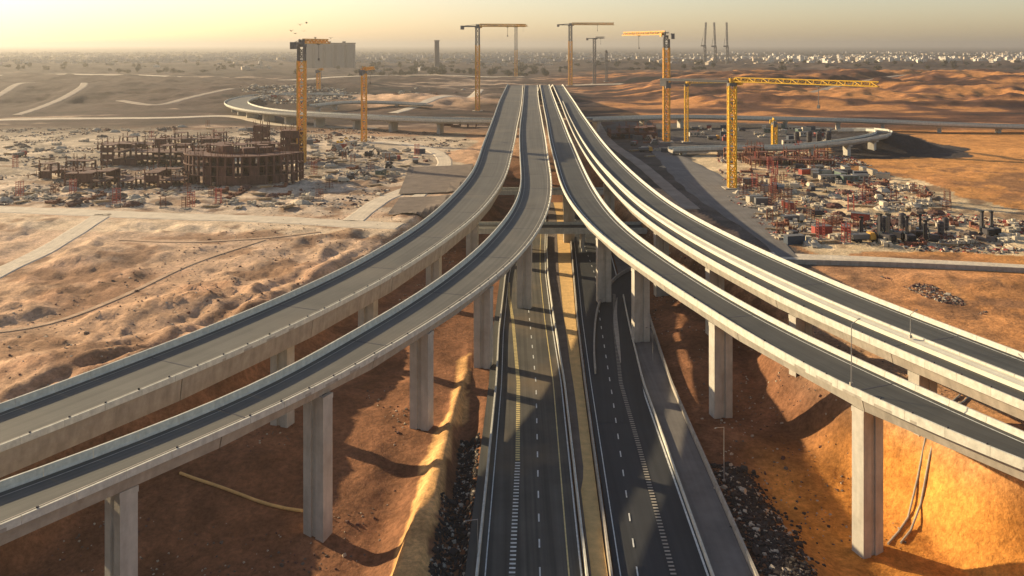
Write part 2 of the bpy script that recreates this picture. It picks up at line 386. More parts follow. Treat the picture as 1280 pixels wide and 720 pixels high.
def height(X, Y, noise=True):
    X = np.asarray(X, float); Y = np.asarray(Y, float)
    z = base_height(X, Y); c = cut_factor(X, Y)
    hwy = ss((X+22)/10)*ss((43-X)/8)                      # 1 along the highway
    floor = -(4.5+3.2*(X < 0))*ss((175-Y)/60)*(1-hwy)
    if not noise:
        return z*(1-c)+floor*c
    tr = np.ones(X.shape)
    for pts, w in list(TRACKS.values()) + [(YARD, WEDGE*2+2)]:
        tr = np.minimum(tr, ss((seg_dist(X, Y, pts)-w*.5-1.0-.004*Y)/(4+.01*Y)))
    near = (1-ss((Y-420)/200))
    rough = near*(1.7*fbm(X, Y, 13, 5, 1, .66)+2.6*np.clip(.12-np.abs(fbm(X+Y*.5, Y*1.3, 17, 4, 71, .6)), 0, 1)*ss((fbm(X, Y, 80, 2, 72)+.15)*4)*5*.45+.8*np.abs(fbm(X+Y*.4, Y, 7, 3, 12, .6))+4.2*np.clip(fbm(X*.8, Y*1.5, 34, 4, 11, .6)+.05, 0, 1)*ss((330-Y)/130))
    # softer soil ripples over the yard of the east
    east = ss((X-20)/40)
    rough = rough*(1-.55*east)
    mid = ss((Y-420)/200)*(1.6*fbm(X, Y, 60, 4, 3))
    hills = ss((Y-760)/160)*(1-ss((Y-2600)/1500))
    ridged = (1-np.abs(fbm(X, Y, 130, 5, 8, .55))*2)
    hillz = hills*(ridged*9*ss((X-110)/120)+3.2*fbm(X, Y, 32, 4, 17, .6)+fbm(X, Y, 110, 5, 9, .55)*(2.2+5*ss((-X-60)/80)))
    mound = 4.5*np.exp(-((Y-905)/85)**2-((X+95)/80)**2)*fbm(X, Y, 26, 4, 21)
    z1 = z + tr*(rough + mid + hillz + mound)
    z1 = z1 + 0.0*X
    # cut floor: fine ripples and spoil heaps away from the carriageways
    fl = floor + (1-hwy)*(1.1*fbm(X, Y, 14, 4, 13, .55)+0.9*fbm(X, Y, 4.5, 3, 14)*.35) + (1-hwy)*2.2*np.clip(fbm(X, Y, 38, 2, 16), 0, 1)
    gx, gy = at(1255, 600, 0)
    fl = fl + 4.5*np.exp(-((X-gx-4)/16)**2-((Y-gy)/12)**2)
    gx, gy = at(985, 690, 0)
    fl = fl + 3.2*(1-hwy)*np.exp(-((X-gx)/7)**2-((Y-gy+4)/13)**2)
    # drainage channel beside the west carriageway
    fl = fl - 1.6*np.exp(-((X+8.4)/2.0)**4)*ss((185-Y)/20)
    fl = fl - 0.35*hwy
    lg = ledge(X, Y); fl = fl*(1-lg)+(.9+.3*fbm(X, Y, 5, 3, 93))*lg
    dd = np.interp(Y, *AL)-LB_OFF-X; z1 = z1+.55*np.cos(dd/1.25+fbm(X, Y, 20, 2, 95)*2)*ss((dd-1)/5)*ss((24-dd)/12)*ss((300-Y)/60)
    out = z1*(1-c)+fl*c
    bank = 4*c*(1-c)
    out = out + bank*(1.3*fbm(X, Y, 7, 3, 41)) 
    # carry the cut floor under the highway up to the plain
    return out
def hz1(x, y): return float(height(np.array([x]), np.array([y]))[0])

def inpoly(X, Y, poly):
    r = np.zeros(X.shape, bool); n = len(poly)
    for i in range(n):
        x0, y0 = poly[i]; x1, y1 = poly[(i+1) % n]
        if y0 == y1: continue
        c = ((y0 > Y) != (y1 > Y)) & (X < (x1-x0)*(Y-y0)/(y1-y0)+x0); r ^= c
    return r
def pz(*pts): return [at(x, y) for x, y in pts]
Z_SITE_L = pz((-200,175),(60,158),(300,160),(470,172),(600,166),(575,205),(500,262),(250,262),(-200,258))
Z_SITE_R = pz((880,178),(1040,186),(1065,213),(1140,226),(1215,250),(1330,275),(1330,322),(1000,318),(850,225))
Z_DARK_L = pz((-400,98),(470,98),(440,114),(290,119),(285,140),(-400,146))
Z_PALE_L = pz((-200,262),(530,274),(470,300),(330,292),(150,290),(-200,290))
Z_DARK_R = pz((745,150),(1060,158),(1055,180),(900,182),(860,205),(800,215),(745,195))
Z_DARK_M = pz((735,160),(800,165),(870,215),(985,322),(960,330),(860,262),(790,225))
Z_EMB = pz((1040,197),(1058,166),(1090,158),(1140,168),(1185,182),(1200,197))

def terrain():
    q = 1.0052; rows = [60.0]
    while rows[-1] < 46000: rows.append(rows[-1]*q)
    rows = np.array(rows); nc = 820
    u = np.linspace(-1, 1, nc)
    YY, UU = np.meshgrid(rows, u, indexing='ij')
    X = UU*YY; Y = YY-120
    Z = height(X, Y)
    n = X.size; me = bpy.data.meshes.new('ground')
    co = np.stack([X, Y, Z], -1).reshape(-1, 3).astype(np.float32)
    nr = len(rows); a = (np.arange(nr-1)[:, None]*nc+np.arange(nc-1)[None, :]).ravel()
    quads = np.stack([a, a+1, a+nc+1, a+nc], 1).astype(np.int32)
    me.vertices.add(n); me.vertices.foreach_set('co', co.ravel())
    me.loops.add(quads.size); me.loops.foreach_set('vertex_index', quads.ravel())
    me.polygons.add(len(quads)); me.polygons.foreach_set('loop_start', np.arange(0, quads.size, 4, dtype=np.int32))
    me.update(calc_edges=True)
    # soil colours: what kind of earth lies where
    wx = X+fbm(X, Y, 40, 3, 51)*(8+Y*.02); wy = Y+fbm(X, Y, 40, 3, 52)*(10+Y*.03)
    def c(r, g, b): return np.array([r, g, b])
    sandL, sandR = c(.47,.29,.175), c(.52,.24,.075)
    e = ss((X+fbm(X, Y, 60, 3, 53)*40-30)/90)[..., None]
    col = sandL*(1-e)+sandR*e
    n1 = fbm(X, Y, 55, 5, 54)[..., None]; n2 = fbm(X, Y, 11, 4, 55)[..., None]
    col = col*(1+.35*n1+.2*n2)
    red = c(.30,.125,.06); k = ss((n1*1.4+n2*.6-.05)*2.2)*.45*(1-ss((Y-380)/60))[..., None]; col = col*(1-k)+red*k
    def blend(poly, cc, v=.3, a=1.0):
        nonlocal col
        m = inpoly(wx, wy, poly)[..., None].astype(float)*a
        cc = cc*(1+v*fbm(X, Y, 12+Y.mean()*0, 4, 57)[..., None]+v*.7*n1)
        col = col*(1-m)+cc*m
    blend(Z_PALE_L, c(.58,.44,.28), .2)
    blend(Z_SITE_L, c(.43,.34,.24), .55)
    blend(Z_SITE_R, c(.56,.42,.25), .45)
    pale = (ss((Y-200)/100)*(1-e[...,0])*ss((430-Y)/60))[..., None]*.55; col = col*(1-pale)+c(.60,.45,.32)*(1+.25*n1+.2*n2)*pale
    scrub = ss((fbm(X, Y, 9, 4, 81)+.5*fbm(X, Y, 60, 2, 82)-.05)*4)[..., None]*.7*(1-ss((Y-420)/60))[..., None]; col = col*(1-scrub)+c(.20,.105,.055)*scrub
    # middle distance
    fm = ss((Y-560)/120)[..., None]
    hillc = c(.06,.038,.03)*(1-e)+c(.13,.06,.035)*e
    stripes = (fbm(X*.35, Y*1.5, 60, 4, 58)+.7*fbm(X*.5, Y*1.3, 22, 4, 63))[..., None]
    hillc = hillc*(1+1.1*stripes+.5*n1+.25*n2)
    bright_streak = ss((stripes*1.0+n1*.8+ (e-.6)*.25 -.12)*3.2)  # brighter streaks in the hill colour, placed by noise
    bright_col = (c(.42,.30,.21)*(1-e)+c(.56,.25,.08)*e)
    hillc = hillc*(1-bright_streak*.75)+bright_col*bright_streak*.75
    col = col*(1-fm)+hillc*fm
    mm = np.exp(-((Y-905)/80)**2-((X+95)/75)**2)[..., None]; mm = ss(mm*2.2-.3)
    col = col*(1-mm)+c(.50,.32,.20)*(1+.5*n2+.3*stripes)*mm
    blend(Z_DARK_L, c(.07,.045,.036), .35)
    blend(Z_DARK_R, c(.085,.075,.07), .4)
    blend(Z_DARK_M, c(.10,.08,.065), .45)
    blend(Z_EMB, c(.055,.045,.04), .3)  # embankment's shade painted into its soil colour
    ff = ss((Y-1500)/500)[..., None]
    farc = c(.07,.052,.043)*(1+.8*fbm(X*.5, Y*1.5, 160, 5, 59)[..., None]+.3*fbm(X*.3, Y*2.0, 500, 4, 60)[..., None])
    farc = farc*(1-.55*ss((Y-4500)/1500)[..., None])
    col = col*(1-ff)+farc*ff
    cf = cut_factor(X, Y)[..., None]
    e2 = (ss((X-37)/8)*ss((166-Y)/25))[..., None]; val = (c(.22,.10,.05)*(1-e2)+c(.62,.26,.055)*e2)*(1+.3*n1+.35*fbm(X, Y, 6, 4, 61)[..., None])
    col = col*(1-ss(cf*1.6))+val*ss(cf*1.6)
    sx = X+fbm(X, Y, 9, 3, 91)*1.6
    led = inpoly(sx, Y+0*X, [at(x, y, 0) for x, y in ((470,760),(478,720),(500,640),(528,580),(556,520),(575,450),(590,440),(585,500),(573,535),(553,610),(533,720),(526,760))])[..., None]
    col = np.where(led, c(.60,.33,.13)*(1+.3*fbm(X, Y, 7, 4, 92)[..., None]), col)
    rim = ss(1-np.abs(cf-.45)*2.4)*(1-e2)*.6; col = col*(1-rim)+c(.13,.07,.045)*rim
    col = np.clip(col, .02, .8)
    at_ = me.color_attributes.new('soil', 'FLOAT_COLOR', 'POINT')
    at_.data.foreach_set('color', np.concatenate([col, np.ones(col.shape[:2]+(1,))], -1).reshape(-1).astype(np.float32))
    me.polygons.foreach_set('use_smooth', np.ones(len(quads), bool))
    me.materials.append(M['soil'])
    o = bpy.data.objects.new('ground', me); COL.objects.link(o); tag(o, kind='structure')
    o['label'] = 'sandy building land with a deep brown cutting and far hills'
terrain()

def drape(name, pts, w, mat, lift=.12, kind='structure', wf=None):
    fr = frames(pts, 3.0); P = fr['P']
    fr['W'] = np.full(len(P), float(w)) if wf is None else np.array([wf(t) for t in np.linspace(0, 1, len(P))])
    vs = []; fs = []; uv = []; nx = 9
    for i in range(len(P)):
        for j in range(nx):
            t = (j/(nx-1)-.5)*fr['W'][i]*(1+.05*math.sin(i*.7+j))
            x, y = P[i, 0]+fr['N'][i, 0]*t, P[i, 1]+fr['N'][i, 1]*t
            vs.append((x, y)); uv.append((t, fr['S'][i]))
    V = np.array(vs); Z = height(V[:, 0], V[:, 1])+lift*(1+V[:, 1]*.002)
    edge = np.tile(np.array([0]+[1]*(nx-2)+[0]), len(P)); Z = Z - (1-edge)*(.3+lift)
    for i in range(len(P)-1):
        for j in range(nx-1):
            a = i*nx+j; fs.append((a, a+1, a+nx+1, a+nx))
    me = bpy.data.meshes.new(name); me.from_pydata([(V[i, 0], V[i, 1], Z[i]) for i in range(len(V))], [], fs); me.materials.append(mat)
    ul = me.uv_layers.new(name='UVMap'); idx = np.empty(len(me.loops), int); me.loops.foreach_get('vertex_index', idx)
    ul.data.foreach_set('uv', np.array(uv)[idx].ravel())
    bm = bmesh.new(); bm.from_mesh(me)
    for f in bm.faces:
        f.normal_update()
        if f.normal.z < 0: f.normal_flip()
    bm.to_mesh(me); bm.free()
    o = bpy.data.objects.new(name, me); COL.objects.link(o); tag(o, kind=kind); return o
for nm, (pts, w) in TRACKS.items():
    drape('dirt_road', pts, w, M['rut'] if 'old' in nm else M['track_dim' if nm in ('ridge_track','slope_track','pale_slope_track','hill_road_east','east_haul_road','old_wheel_track','old_wheel_track_b') else 'track'])
drape('paved_yard', YARD, 20, M['grey_yard'], .15, wf=lambda t: 7+20*float(ss(t*2.2))-12*float(ss((t-.5)*2)))
for q in ([(512,210),(592,207),(578,241),(498,244)], [(500,248),(572,246),(556,270),(484,270)]):
    V = [at(*p) for p in q]; m = MB(); n = 12; g = []
    for i in range(n+1):
        for j in range(n+1):
            a, b = i/n, j/n
            x = (V[0][0]*(1-a)+V[1][0]*a)*(1-b)+(V[3][0]*(1-a)+V[2][0]*a)*b; y = (V[0][1]*(1-a)+V[1][1]*a)*(1-b)+(V[3][1]*(1-a)+V[2][1]*a)*b
            g.append((x, y, hz1(x, y)+.5))
    m.add(g, [(i*(n+1)+j, (i+1)*(n+1)+j, (i+1)*(n+1)+j+1, i*(n+1)+j+1) for i in range(n) for j in range(n)])
    tag(m.build('bare_plot', M['dark_plot']), kind='structure')

# ------------------------------------------------------------------ elevated roads
def barrier_prof(side, h=1.05, w=.45):
    "side 0 = on the left edge, 1 = on the right edge"
    if side == 0: return [(0,0,-.42),(0,0,h),(0,w*.6,h),(0,w*.75,.35),(0,w*1.1,.02)]
    return [(1,0,-.42),(1,-w*1.1,.02),(1,-w*.75,.35),(1,-w*.6,h),(1,0,h)]
BAR_TRIM = 3
def viaduct(k, label, surf, pier_px, ref, lbl_piers, median=False):
    d = DK[k]; root = empty('viaduct', (0,0,0), 0, label, 'viaduct')
    sweep(d, [(0,.5,0),(1,-.5,0)], 'road_surface', surf, root, closed=False)
    sweep(d, [(0,.02,-.02),(1,-.02,-.02),(1,-.02,-.44),(0,.02,-.44)], 'deck_slab', M['concrete'], root)
    dep = 4.3 if k == 'A' else 2.5
    sweep(d, [(0,.75,-.45),(1,-.75,-.45),(1,-1.3,-dep),(0,1.3,-dep)], 'girder', M['concrete'], root, seg=32.0, gap=.18)
    for s in (0, 1):
        b = sweep(d, barrier_prof(s, {('A',0):1.15,('B',0):1.15,('A',1):.5,('B',1):.5}.get((k,s), .85)), 'barrier', M['barrier'], root, seg=6.0, gap=.05)
        # steel hand rail posts on the outer parapet
    # small reflector posts / bolts along the kerb line
    m = MB(); S = d['S']; s = 5.0
    while s < S[-1]-10 and s < 420:
        j = int(np.searchsorted(S, s))-1; p = d['P'][j]; t = d['W'][j]*.5-.3
        sg = 1 if k in 'AB' else -1
        if rng.random() < .8: m.obox((p[0]+d['N'][j][0]*t*sg, p[1]+d['N'][j][1]*t*sg, p[2]+(.5 if k in 'AB' else .85)), .22, .22, .2, 0)
        s += rng.choice([3.0, 4.5, 6.0])
    m.build('marker_stud', M['dark_metal'], root)['kind'] = 'stuff'
    s = 38.0; m = MB()
    while s < d['S'][-1]-60 and s < 700:
        j = int(np.searchsorted(d['S'], s))-1; p = d['P'][j]; nn = d['N'][j]; hw = d['W'][j]/2-.55
        m = MB(); m.bar((p[0]-nn[0]*hw, p[1]-nn[1]*hw, p[2]-.1), (p[0]+nn[0]*hw, p[1]+nn[1]*hw, p[2]-.1), .17); m.build('expansion_joint', M['dark_metal'], root); s += 32
    # bearings and piers
    for px in pier_px:
        best = None
        for j in range(2, len(d['P'])-2):
            p = d['P'][j]
            if p[1] < 20 or p[1] > CREST: continue
            off = {'R': d['W'][j]*.5-3.3, 'L': -d['W'][j]*.5+3.3, 'C': 0}[ref]
            x = p[0]+d['N'][j][0]*off; y = p[1]+d['N'][j][1]*off
            e = abs(pix(x, y, p[2]-3)[0]-px)
            if best is None or e < best[0]: best = (e, j, x, y)
        _, j, x, y = best; p = d['P'][j]
        w = 3.8 if d['W'][j] > 8 else 3.4
        gx = min(hz1(x+a, y+b) for a in (-2,0,2) for b in (-2,0,2))-.8
        top = p[2]-dep; ang = math.atan2(d['N'][j][1], d['N'][j][0])
        m = MB(); a, b, g = w/2, 1.15, .35
        prof = [(-a,-b),(-g*1.2,-b),(-g*1.2,-b+.3),(g*1.2,-b+.3),(g*1.2,-b),(a,-b),(a,b),(g*1.2,b),(g*1.2,b-.3),(-g*1.2,b-.3),(-g*1.2,b),(-a,b)]
        n = len(prof); vs = [(q[0], q[1], z) for z in (gx, top-.35) for q in prof]
        m.add(vs, [(i, (i+1) % n, n+(i+1) % n, n+i) for i in range(n)]+[tuple(range(n, 2*n))])
        pr = m.build('pier', M['pier_concrete'], root, (x, y, 0)); pr.rotation_euler = (0, 0, ang)
        m = MB(); m.box(-a-.06, a+.06, -b-.08, b+.08, top-.9, top-.12)
        c = m.build('pier_cap', M['pier_concrete'], pr)
        m = MB(); m.box(-a*.7, -a*.3, -.5, .5, top-.12, top+.05); m.box(a*.3, a*.7, -.5, .5, top-.12, top+.05); m.build('bearing', M['dark_metal'], pr)
    return root
V = {}
V['A'] = viaduct('A', 'leftmost raised road, pale grey deck curving down towards the lower left corner', M['asphalt_pale'], [352,455,541,592,628,640], 'C', '')
V['B'] = viaduct('B', 'second raised road from the left, sweeping low over the brown cutting on tall piers', M['asphalt_pale'], [-60,142,389,530,607,655,672], 'R', '')
V['C'] = viaduct('C', 'third raised road from the left, dark asphalt between bright cream parapets', M['asphalt_dark'], [712,757,805,905,1086], 'L', '')
V['D'] = viaduct('D', 'rightmost and widest raised road, split by a broad pale median', M['asphalt_right'], [760,830,890,1010,1139], 'L', '')
d = DK['D']
def medprof(i):
    Y = d['P'][i][1]; t1 = np.interp(Y, [110,150,236,360,520], [.44,.43,.38,.26,.2])
    t0 = float(np.interp(Y, [110,150,236,360,520], [.29,.28,.25,.21,.19]))
    return [(t0,0,.01),(t0,.12,.7),(t1,-.12,.8),(t1,0,.01)]
mi = [i for i in range(len(d['P'])) if d['P'][i][1] < 620]
sweep(d, medprof, 'median', M['median_concrete'], V['D'], i0=0, i1=len(mi))
# kerb lines on the median
sweep(d, lambda i: [(medprof(i)[2][0],-.5,.8),(medprof(i)[2][0],-.5,1.15),(medprof(i)[2][0],-.15,1.15),(medprof(i)[2][0],-.15,.8)], 'median_rail', M['barrier'], V['D'], i0=0, i1=len(mi), seg=5., gap=.06)
for k in 'ABCD':      # worn edge lines on the raised roads
    for a, off in ((0, 1.5), (1, -1.5)):
        if k == 'D' and a == 0: continue
        sweep(DK[k], [(a,off-.09,.02),(a,off+.09,.02)], 'edge_line', M['concrete'] if k in 'AB' else M['white_line'], V[k], closed=False)

# ------------------------------------------------------------------ the highway in the cutting
def hwz(Y): return .0 + 0*Y + 10*ss((Y-420)/110)*.0
def hp(x, y): return at(x, y, 0)
def road_strip(name, left, right, mat, z=.1, kind='structure', parent=None):
    "left/right are X(Y) tables"
    Ys = np.arange(56, 400, 4.0)
    l = np.interp(Ys, left[0], left[1]); r = np.interp(Ys, right[0], right[1])
    vs = []; uv = []; fs = []
    for i, Y in enumerate(Ys):
        for t in (0, .25, .5, .75, 1):
            vs.append((l[i]+(r[i]-l[i])*t, Y, z)); uv.append((l[i]+(r[i]-l[i])*t, Y))
    for i in range(len(Ys)-1):
        for j in range(4): a = i*5+j; fs.append((a, a+1, a+6, a+5))
    me = bpy.data.meshes.new(name); me.from_pydata(vs, [], fs); me.materials.append(mat)
    ul = me.uv_layers.new(name='UVMap')
    for lp in me.loops: ul.data[lp.index].uv = uv[lp.vertex_index]
    o = bpy.data.objects.new(name, me); COL.objects.link(o)
    if kind: o['kind'] = kind
    if parent: o.parent = parent
    return o
def tab(pts):
    q = sorted([(hp(x, y)[1], hp(x, y)[0]) for x, y in pts]); Y = [a for a, b in q]; X = [b for a, b in q]
    return ([50]+Y, [X[0]-(X[1]-X[0])/(Y[1]-Y[0])*(Y[0]-50)*.5]+X)
wl = tab([(597,720),(621,480),(624,418),(632,347),(643,300),(650,270)])
wr = tab([(729,720),(703,480),(690,400),(683,345),(682,311),(683,270)])
el = tab([(768,720),(734,480),(724,400),(719,345),(716,311),(712,270)])
er = tab([(888,720),(803,480),(786,410),(776,360),(768,330),(752,270)])
def sh(t, dx): return (t[0], [x+dx for x in t[1]])
M['asphalt_dusty'] = material('dusty_asphalt', (.075,.068,.055), .85, .25, .12, 8, uvstreak=.35, dirt=((.22,.15,.08), .5))
H1 = road_strip('road', wl, wr, M['asphalt_dusty'], .12)
H2 = road_strip('road', el, er, M['asphalt_black'], .12)
H3 = road_strip('road', sh(er, .4), sh(er, 5.6), M['grey_yard'], .10)
H4 = road_strip('road', sh(wl, -1.7), sh(wl, -.2), M['asphalt_dark'], .05)
md = road_strip('median_verge', sh(wr, .9), sh(el, -.9), M['tan'], .06)
tg = (sh(wl, -13.8)[0], [x+ (0 if Y > 125 else 0) for Y, x in zip(*sh(wl, -12.6))])
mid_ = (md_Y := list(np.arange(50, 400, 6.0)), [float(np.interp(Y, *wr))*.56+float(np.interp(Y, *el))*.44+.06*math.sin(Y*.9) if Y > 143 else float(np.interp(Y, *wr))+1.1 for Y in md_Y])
road_strip('dark_median_strip', sh(wr, .8), mid_, M['dark_plot'], .10)  # dark strip laid over the left half of the far median
bl = tab([(487,720),(520,640),(556,545),(585,480)]); br = tab([(531,720),(548,640),(570,545),(592,480)])
# tan shelf west of the channel, laid over the ground
def shelf():
    vs = []; fs = []; Ys = np.arange(60, 186, 2.5)
    for Y in Ys:
        a = np.interp(Y, *bl); b = np.interp(Y, *br)
        if b < a+.5: b = a+.5
        for j in range(7):
            x = a+(b-a)*j/6; z = hz1(x, Y)+.18
            if j in (0, 6): z -= .7
            vs.append((x, Y, z))
    for i in range(len(Ys)-1):
        for j in range(6): q = i*7+j; fs.append((q, q+1, q+8, q+7))
    m = MB(); m.add(vs, fs); o = m.build('verge', M['tan']); o['kind'] = 'structure'
def line(parent, t, w, mat, z=.145, y0=56, y1=395, dash=None, name='lane_marking'):
    m = MB(); Y = y0
    while Y < y1:
        L = dash[0] if dash else 5.0
        a, b = np.interp(Y, *t), np.interp(Y+L, *t)
        m.add([(a-w/2,Y,z),(a+w/2,Y,z),(b+w/2,Y+L,z),(b-w/2,Y+L,z)], [(0,1,2,3)])
        Y += (dash[0]+dash[1]) if dash else L
    return m.build(name, mat, parent)
cd = tab([(675,720),(670,480),(662,400),(656,345)])
line(H1, cd, .22, M['white_line'], dash=(2.2, 4.6))
line(H1, sh(wl, 1.0), .16, M['white_line'])
line(H1, sh(wr, -1.9), .2, M['yellow_line'])
line(H1, sh(wr, -.25), .22, M['white_line'])
rb = tab([(640,720),(647,580),(648,480),(641,400),(636,370)])
line(H1, rb, .85, M['white_line'], dash=(.38, .62), y1=150, name='rumble_strip')
line(H1, rb, .75, M['yellow_line'], dash=(.6, .3), y0=150, y1=262, name='rumble_strip')
cd2 = tab([(797,720),(766,500),(750,400),(744,345)])
line(H2, cd2, .2, M['white_line'], z=.215, dash=(2.2, 4.6))
rb2 = tab([(842,720),(800,564),(776,480),(768,410),(768,370)])
line(H2, rb2, .8, M['concrete'], z=.215, dash=(.38, .5), y1=250, name='rumble_strip')
line(H2, sh(er, -.35), .3, M['white_line'])
line(H2, sh(el, .8), .16, M['white_line'])
# kerbs and low concrete walls along the highway
def wall_along(t, w, h, mat, name, label, cat, y0=56, y1=330, seg=6., z0=-.6):
    pts = [(float(np.interp(Y, *t)), Y, 0) for Y in np.arange(y0, y1, 6.0)]
    fr = frames(pts, 6.0)
    o = sweep(fr, [(.5,-w/2,z0),(.5,-w/2*.6,h),(.5,w/2*.6,h),(.5,w/2,z0)], name, mat, seg=seg, gap=.05)
    return tag(o, label, cat)
wall_along(sh(wl, -.1), .5, .95, M['barrier'], 'crash_barrier', 'concrete crash barrier along the left edge of the sunken highway', 'barrier')
wall_along(sh(wr, .45), .45, 1.05, M['barrier'], 'crash_barrier', 'concrete crash barrier left of the tan median strip', 'barrier')
wall_along(sh(el, -.45), .5, .9, M['concrete'], 'crash_barrier', 'dark concrete crash barrier right of the tan median strip', 'barrier')
wall_along(sh(er, .2), .4, .75, M['barrier'], 'crash_barrier', 'pale crash barrier along the right edge of the sunken highway', 'barrier', y1=250)
wall_along(sh(er, 5.9), .6, 1.0, M['concrete'], 'retaining_wall', 'low concrete retaining wall between grey service lane and brown slope', 'wall', y1=240, z0=-2)
# slip road that leaves under the third deck
sp = frames([(21.0,165,.16),(22.5,185,.17),(24,205,.17),(27,230,.18),(31,249,.2),(37,266,.4),(46,277,.8),(62,284,2.0)], 4.)
sp['W'] = np.full(len(sp['P']), 9.5)
o = sweep(sp, [(0,0,0),(1,0,0)], 'road', M['asphalt_black'], closed=False); o['kind'] = 'structure'
tag(sweep(sp, [(0,-.3,-.3),(0,-.3,1.0),(0,.1,1.0),(0,.1,-.3)], 'kerb_wall', M['concrete'], seg=4., gap=.04, i0=6), 'dark curved kerb wall of the slip road under the right ramps', 'wall')
isl = frames([(24.2,196,0),(25.4,212,0),(27.0,230,0),(29.4,246,0)], 3.); isl['W'] = 1.1*np.sin(np.linspace(.15, 3.0, len(isl['P'])))
o = sweep(isl, [(0,0,0),(0,0,.38),(1,0,.38),(1,0,0)], 'traffic_island', M['concrete']); tag(o, 'pale kerbed island where the slip road splits off', 'traffic island')

# overbridge across the cutting
def overbridge(y0, x0, x1, z, w, label):
    root = empty('overbridge', (0,0,0), 0, label, 'bridge')
    m = MB(); m.box(x0, x1, y0, y0+w, z-.9, z); m.build('deck_slab', M['concrete'], root)
    for yy, s in ((y0-.35, 1), (y0+w, 1)):
        m = MB(); x = x0
        while x < x1-4: m.box(x+.03, x+4.97, yy, yy+.35, z-1.0, z+1.0); x += 5
        m.build('parapet', M['barrier'], root)
    m = MB(); m.box(x0, x1, y0+.2, y0+w-.2, z+.01, z+.05); m.build('road_surface', M['asphalt_dark'], root)
    for x in np.linspace(x0+3, x1-3, 4):
        for yy in (y0+2, y0+w-2):
            m = MB(); m.bar((x, yy, -1.5), (x, yy, z-.9), .6, n=12); m.build('column', M['pier_concrete'], root)
overbridge(300, -24, 50, 7.6, 10, 'concrete overbridge crossing the sunken highway in the deck shadows')
overbridge(372, -22, 46, 8.6, 7, 'narrow farther overbridge across the cutting, partly hidden by the decks')

# ------------------------------------------------------------------ far viaducts
def far_viaduct(pts, w, label, z_ground=True, pier_step=30, depth=1.6, y_off=0, surf='asphalt_pale', piers=True, skirt=False):
    fr = frames(pts, 6.0); fr['W'] = np.full(len(fr['P']), float(w))
    root = empty('viaduct', (0,0,0), 0, label, 'viaduct')
    sweep(fr, [(0,.4,.02),(1,-.4,.02)], 'road_surface', M[surf], root, closed=False)
    sweep(fr, [(0,0,0),(1,0,0),(1,-1,-depth),(0,1,-depth)], 'girder', M['concrete'], root)
    for s in (0, 1): sweep(fr, barrier_prof(s, 1.1, .5), 'barrier', M['barrier'], root, seg=9., gap=.1)
    if piers:
        s = 12.0
        while s < fr['S'][-1]-4:
            j = int(np.searchsorted(fr['S'], s))-1; p = fr['P'][j]; g = hz1(p[0], p[1])-1
            if p[2]-depth-g > 1.5:
                m = MB(); m.box(-w*.22, w*.22, -1.1, 1.1, g, p[2]-depth-.8); m.box(-w*.36, w*.36, -1.2, 1.2, p[2]-depth-.8, p[2]-depth-.02)
                o = m.build('pier', M['pier_concrete'], root, (p[0], p[1], 0)); o.rotation_euler = (0, 0, math.atan2(fr['N'][j][1], fr['N'][j][0]))
            s += pier_step
    return root, fr
def a3(x, y, z): return (*at(x, y, z), z)
far_viaduct([a3(625,151,19),(*at(520,149,19),19),a3(430,145,19),a3(345,140,18.5),a3(306,134,18),a3(296,127,18),a3(320,120.5,18),a3(370,117,18),a3(440,118,16)], 21,
            'pale curved viaduct looping behind the left building site', pier_step=34)
far_viaduct([a3(392,132,17),a3(430,128,17),a3(480,128,16.5),a3(540,131,15)], 9, 'short inner ramp within the loop of the curved viaduct', pier_step=30)
far_viaduct([a3(735,149,19),a3(850,146,18),a3(960,148,17),a3(1080,151,16),a3(1200,156,15),a3(1350,160,14)], 13, 'long grey viaduct crossing the orange land on the right', pier_step=36, surf='asphalt_dark')
far_viaduct([a3(838,187,13),a3(900,185,13.5),a3(980,184,14.5),a3(1045,178.5,17),a3(1090,171.5,19),a3(1106,166,19.5),a3(1090,162.5,19.5),a3(1040,163,18)], 9,
            'curved ramp ending on the dark embankment at right', pier_step=22)

# ------------------------------------------------------------------ tower cranes
def lattice(m, a, b, w, h, n, r, tri=False, mi=0):
    "lattice truss from a to b"
    a, b = Vector(a), Vector(b); d = (b-a); L = d.length; d.normalize()
    up = Vector((0,0,1)) if abs(d.z) < .9 else Vector((0,1,0)); sd = d.cross(up).normalized(); u2 = sd.cross(d)
    cs = [(-w/2, 0), (w/2, 0), (0, h)] if tri else [(-w/2,-h/2),(w/2,-h/2),(w/2,h/2),(-w/2,h/2)]
    pts = [[a+d*L*i/n+sd*c[0]+u2*c[1] for c in cs] for i in range(n+1)]
    k = len(cs)
    for j in range(k): m.bar(pts[0][j], pts[-1][j], r, mi)
    for i in range(n):
        for j in range(k):
            q = (j+1) % k
            m.bar(pts[i][j] if i % 2 else pts[i][q], pts[i+1][q] if i % 2 else pts[i+1][j], r*.6, mi)
            m.bar(pts[i][j], pts[i][q], r*.55, mi)
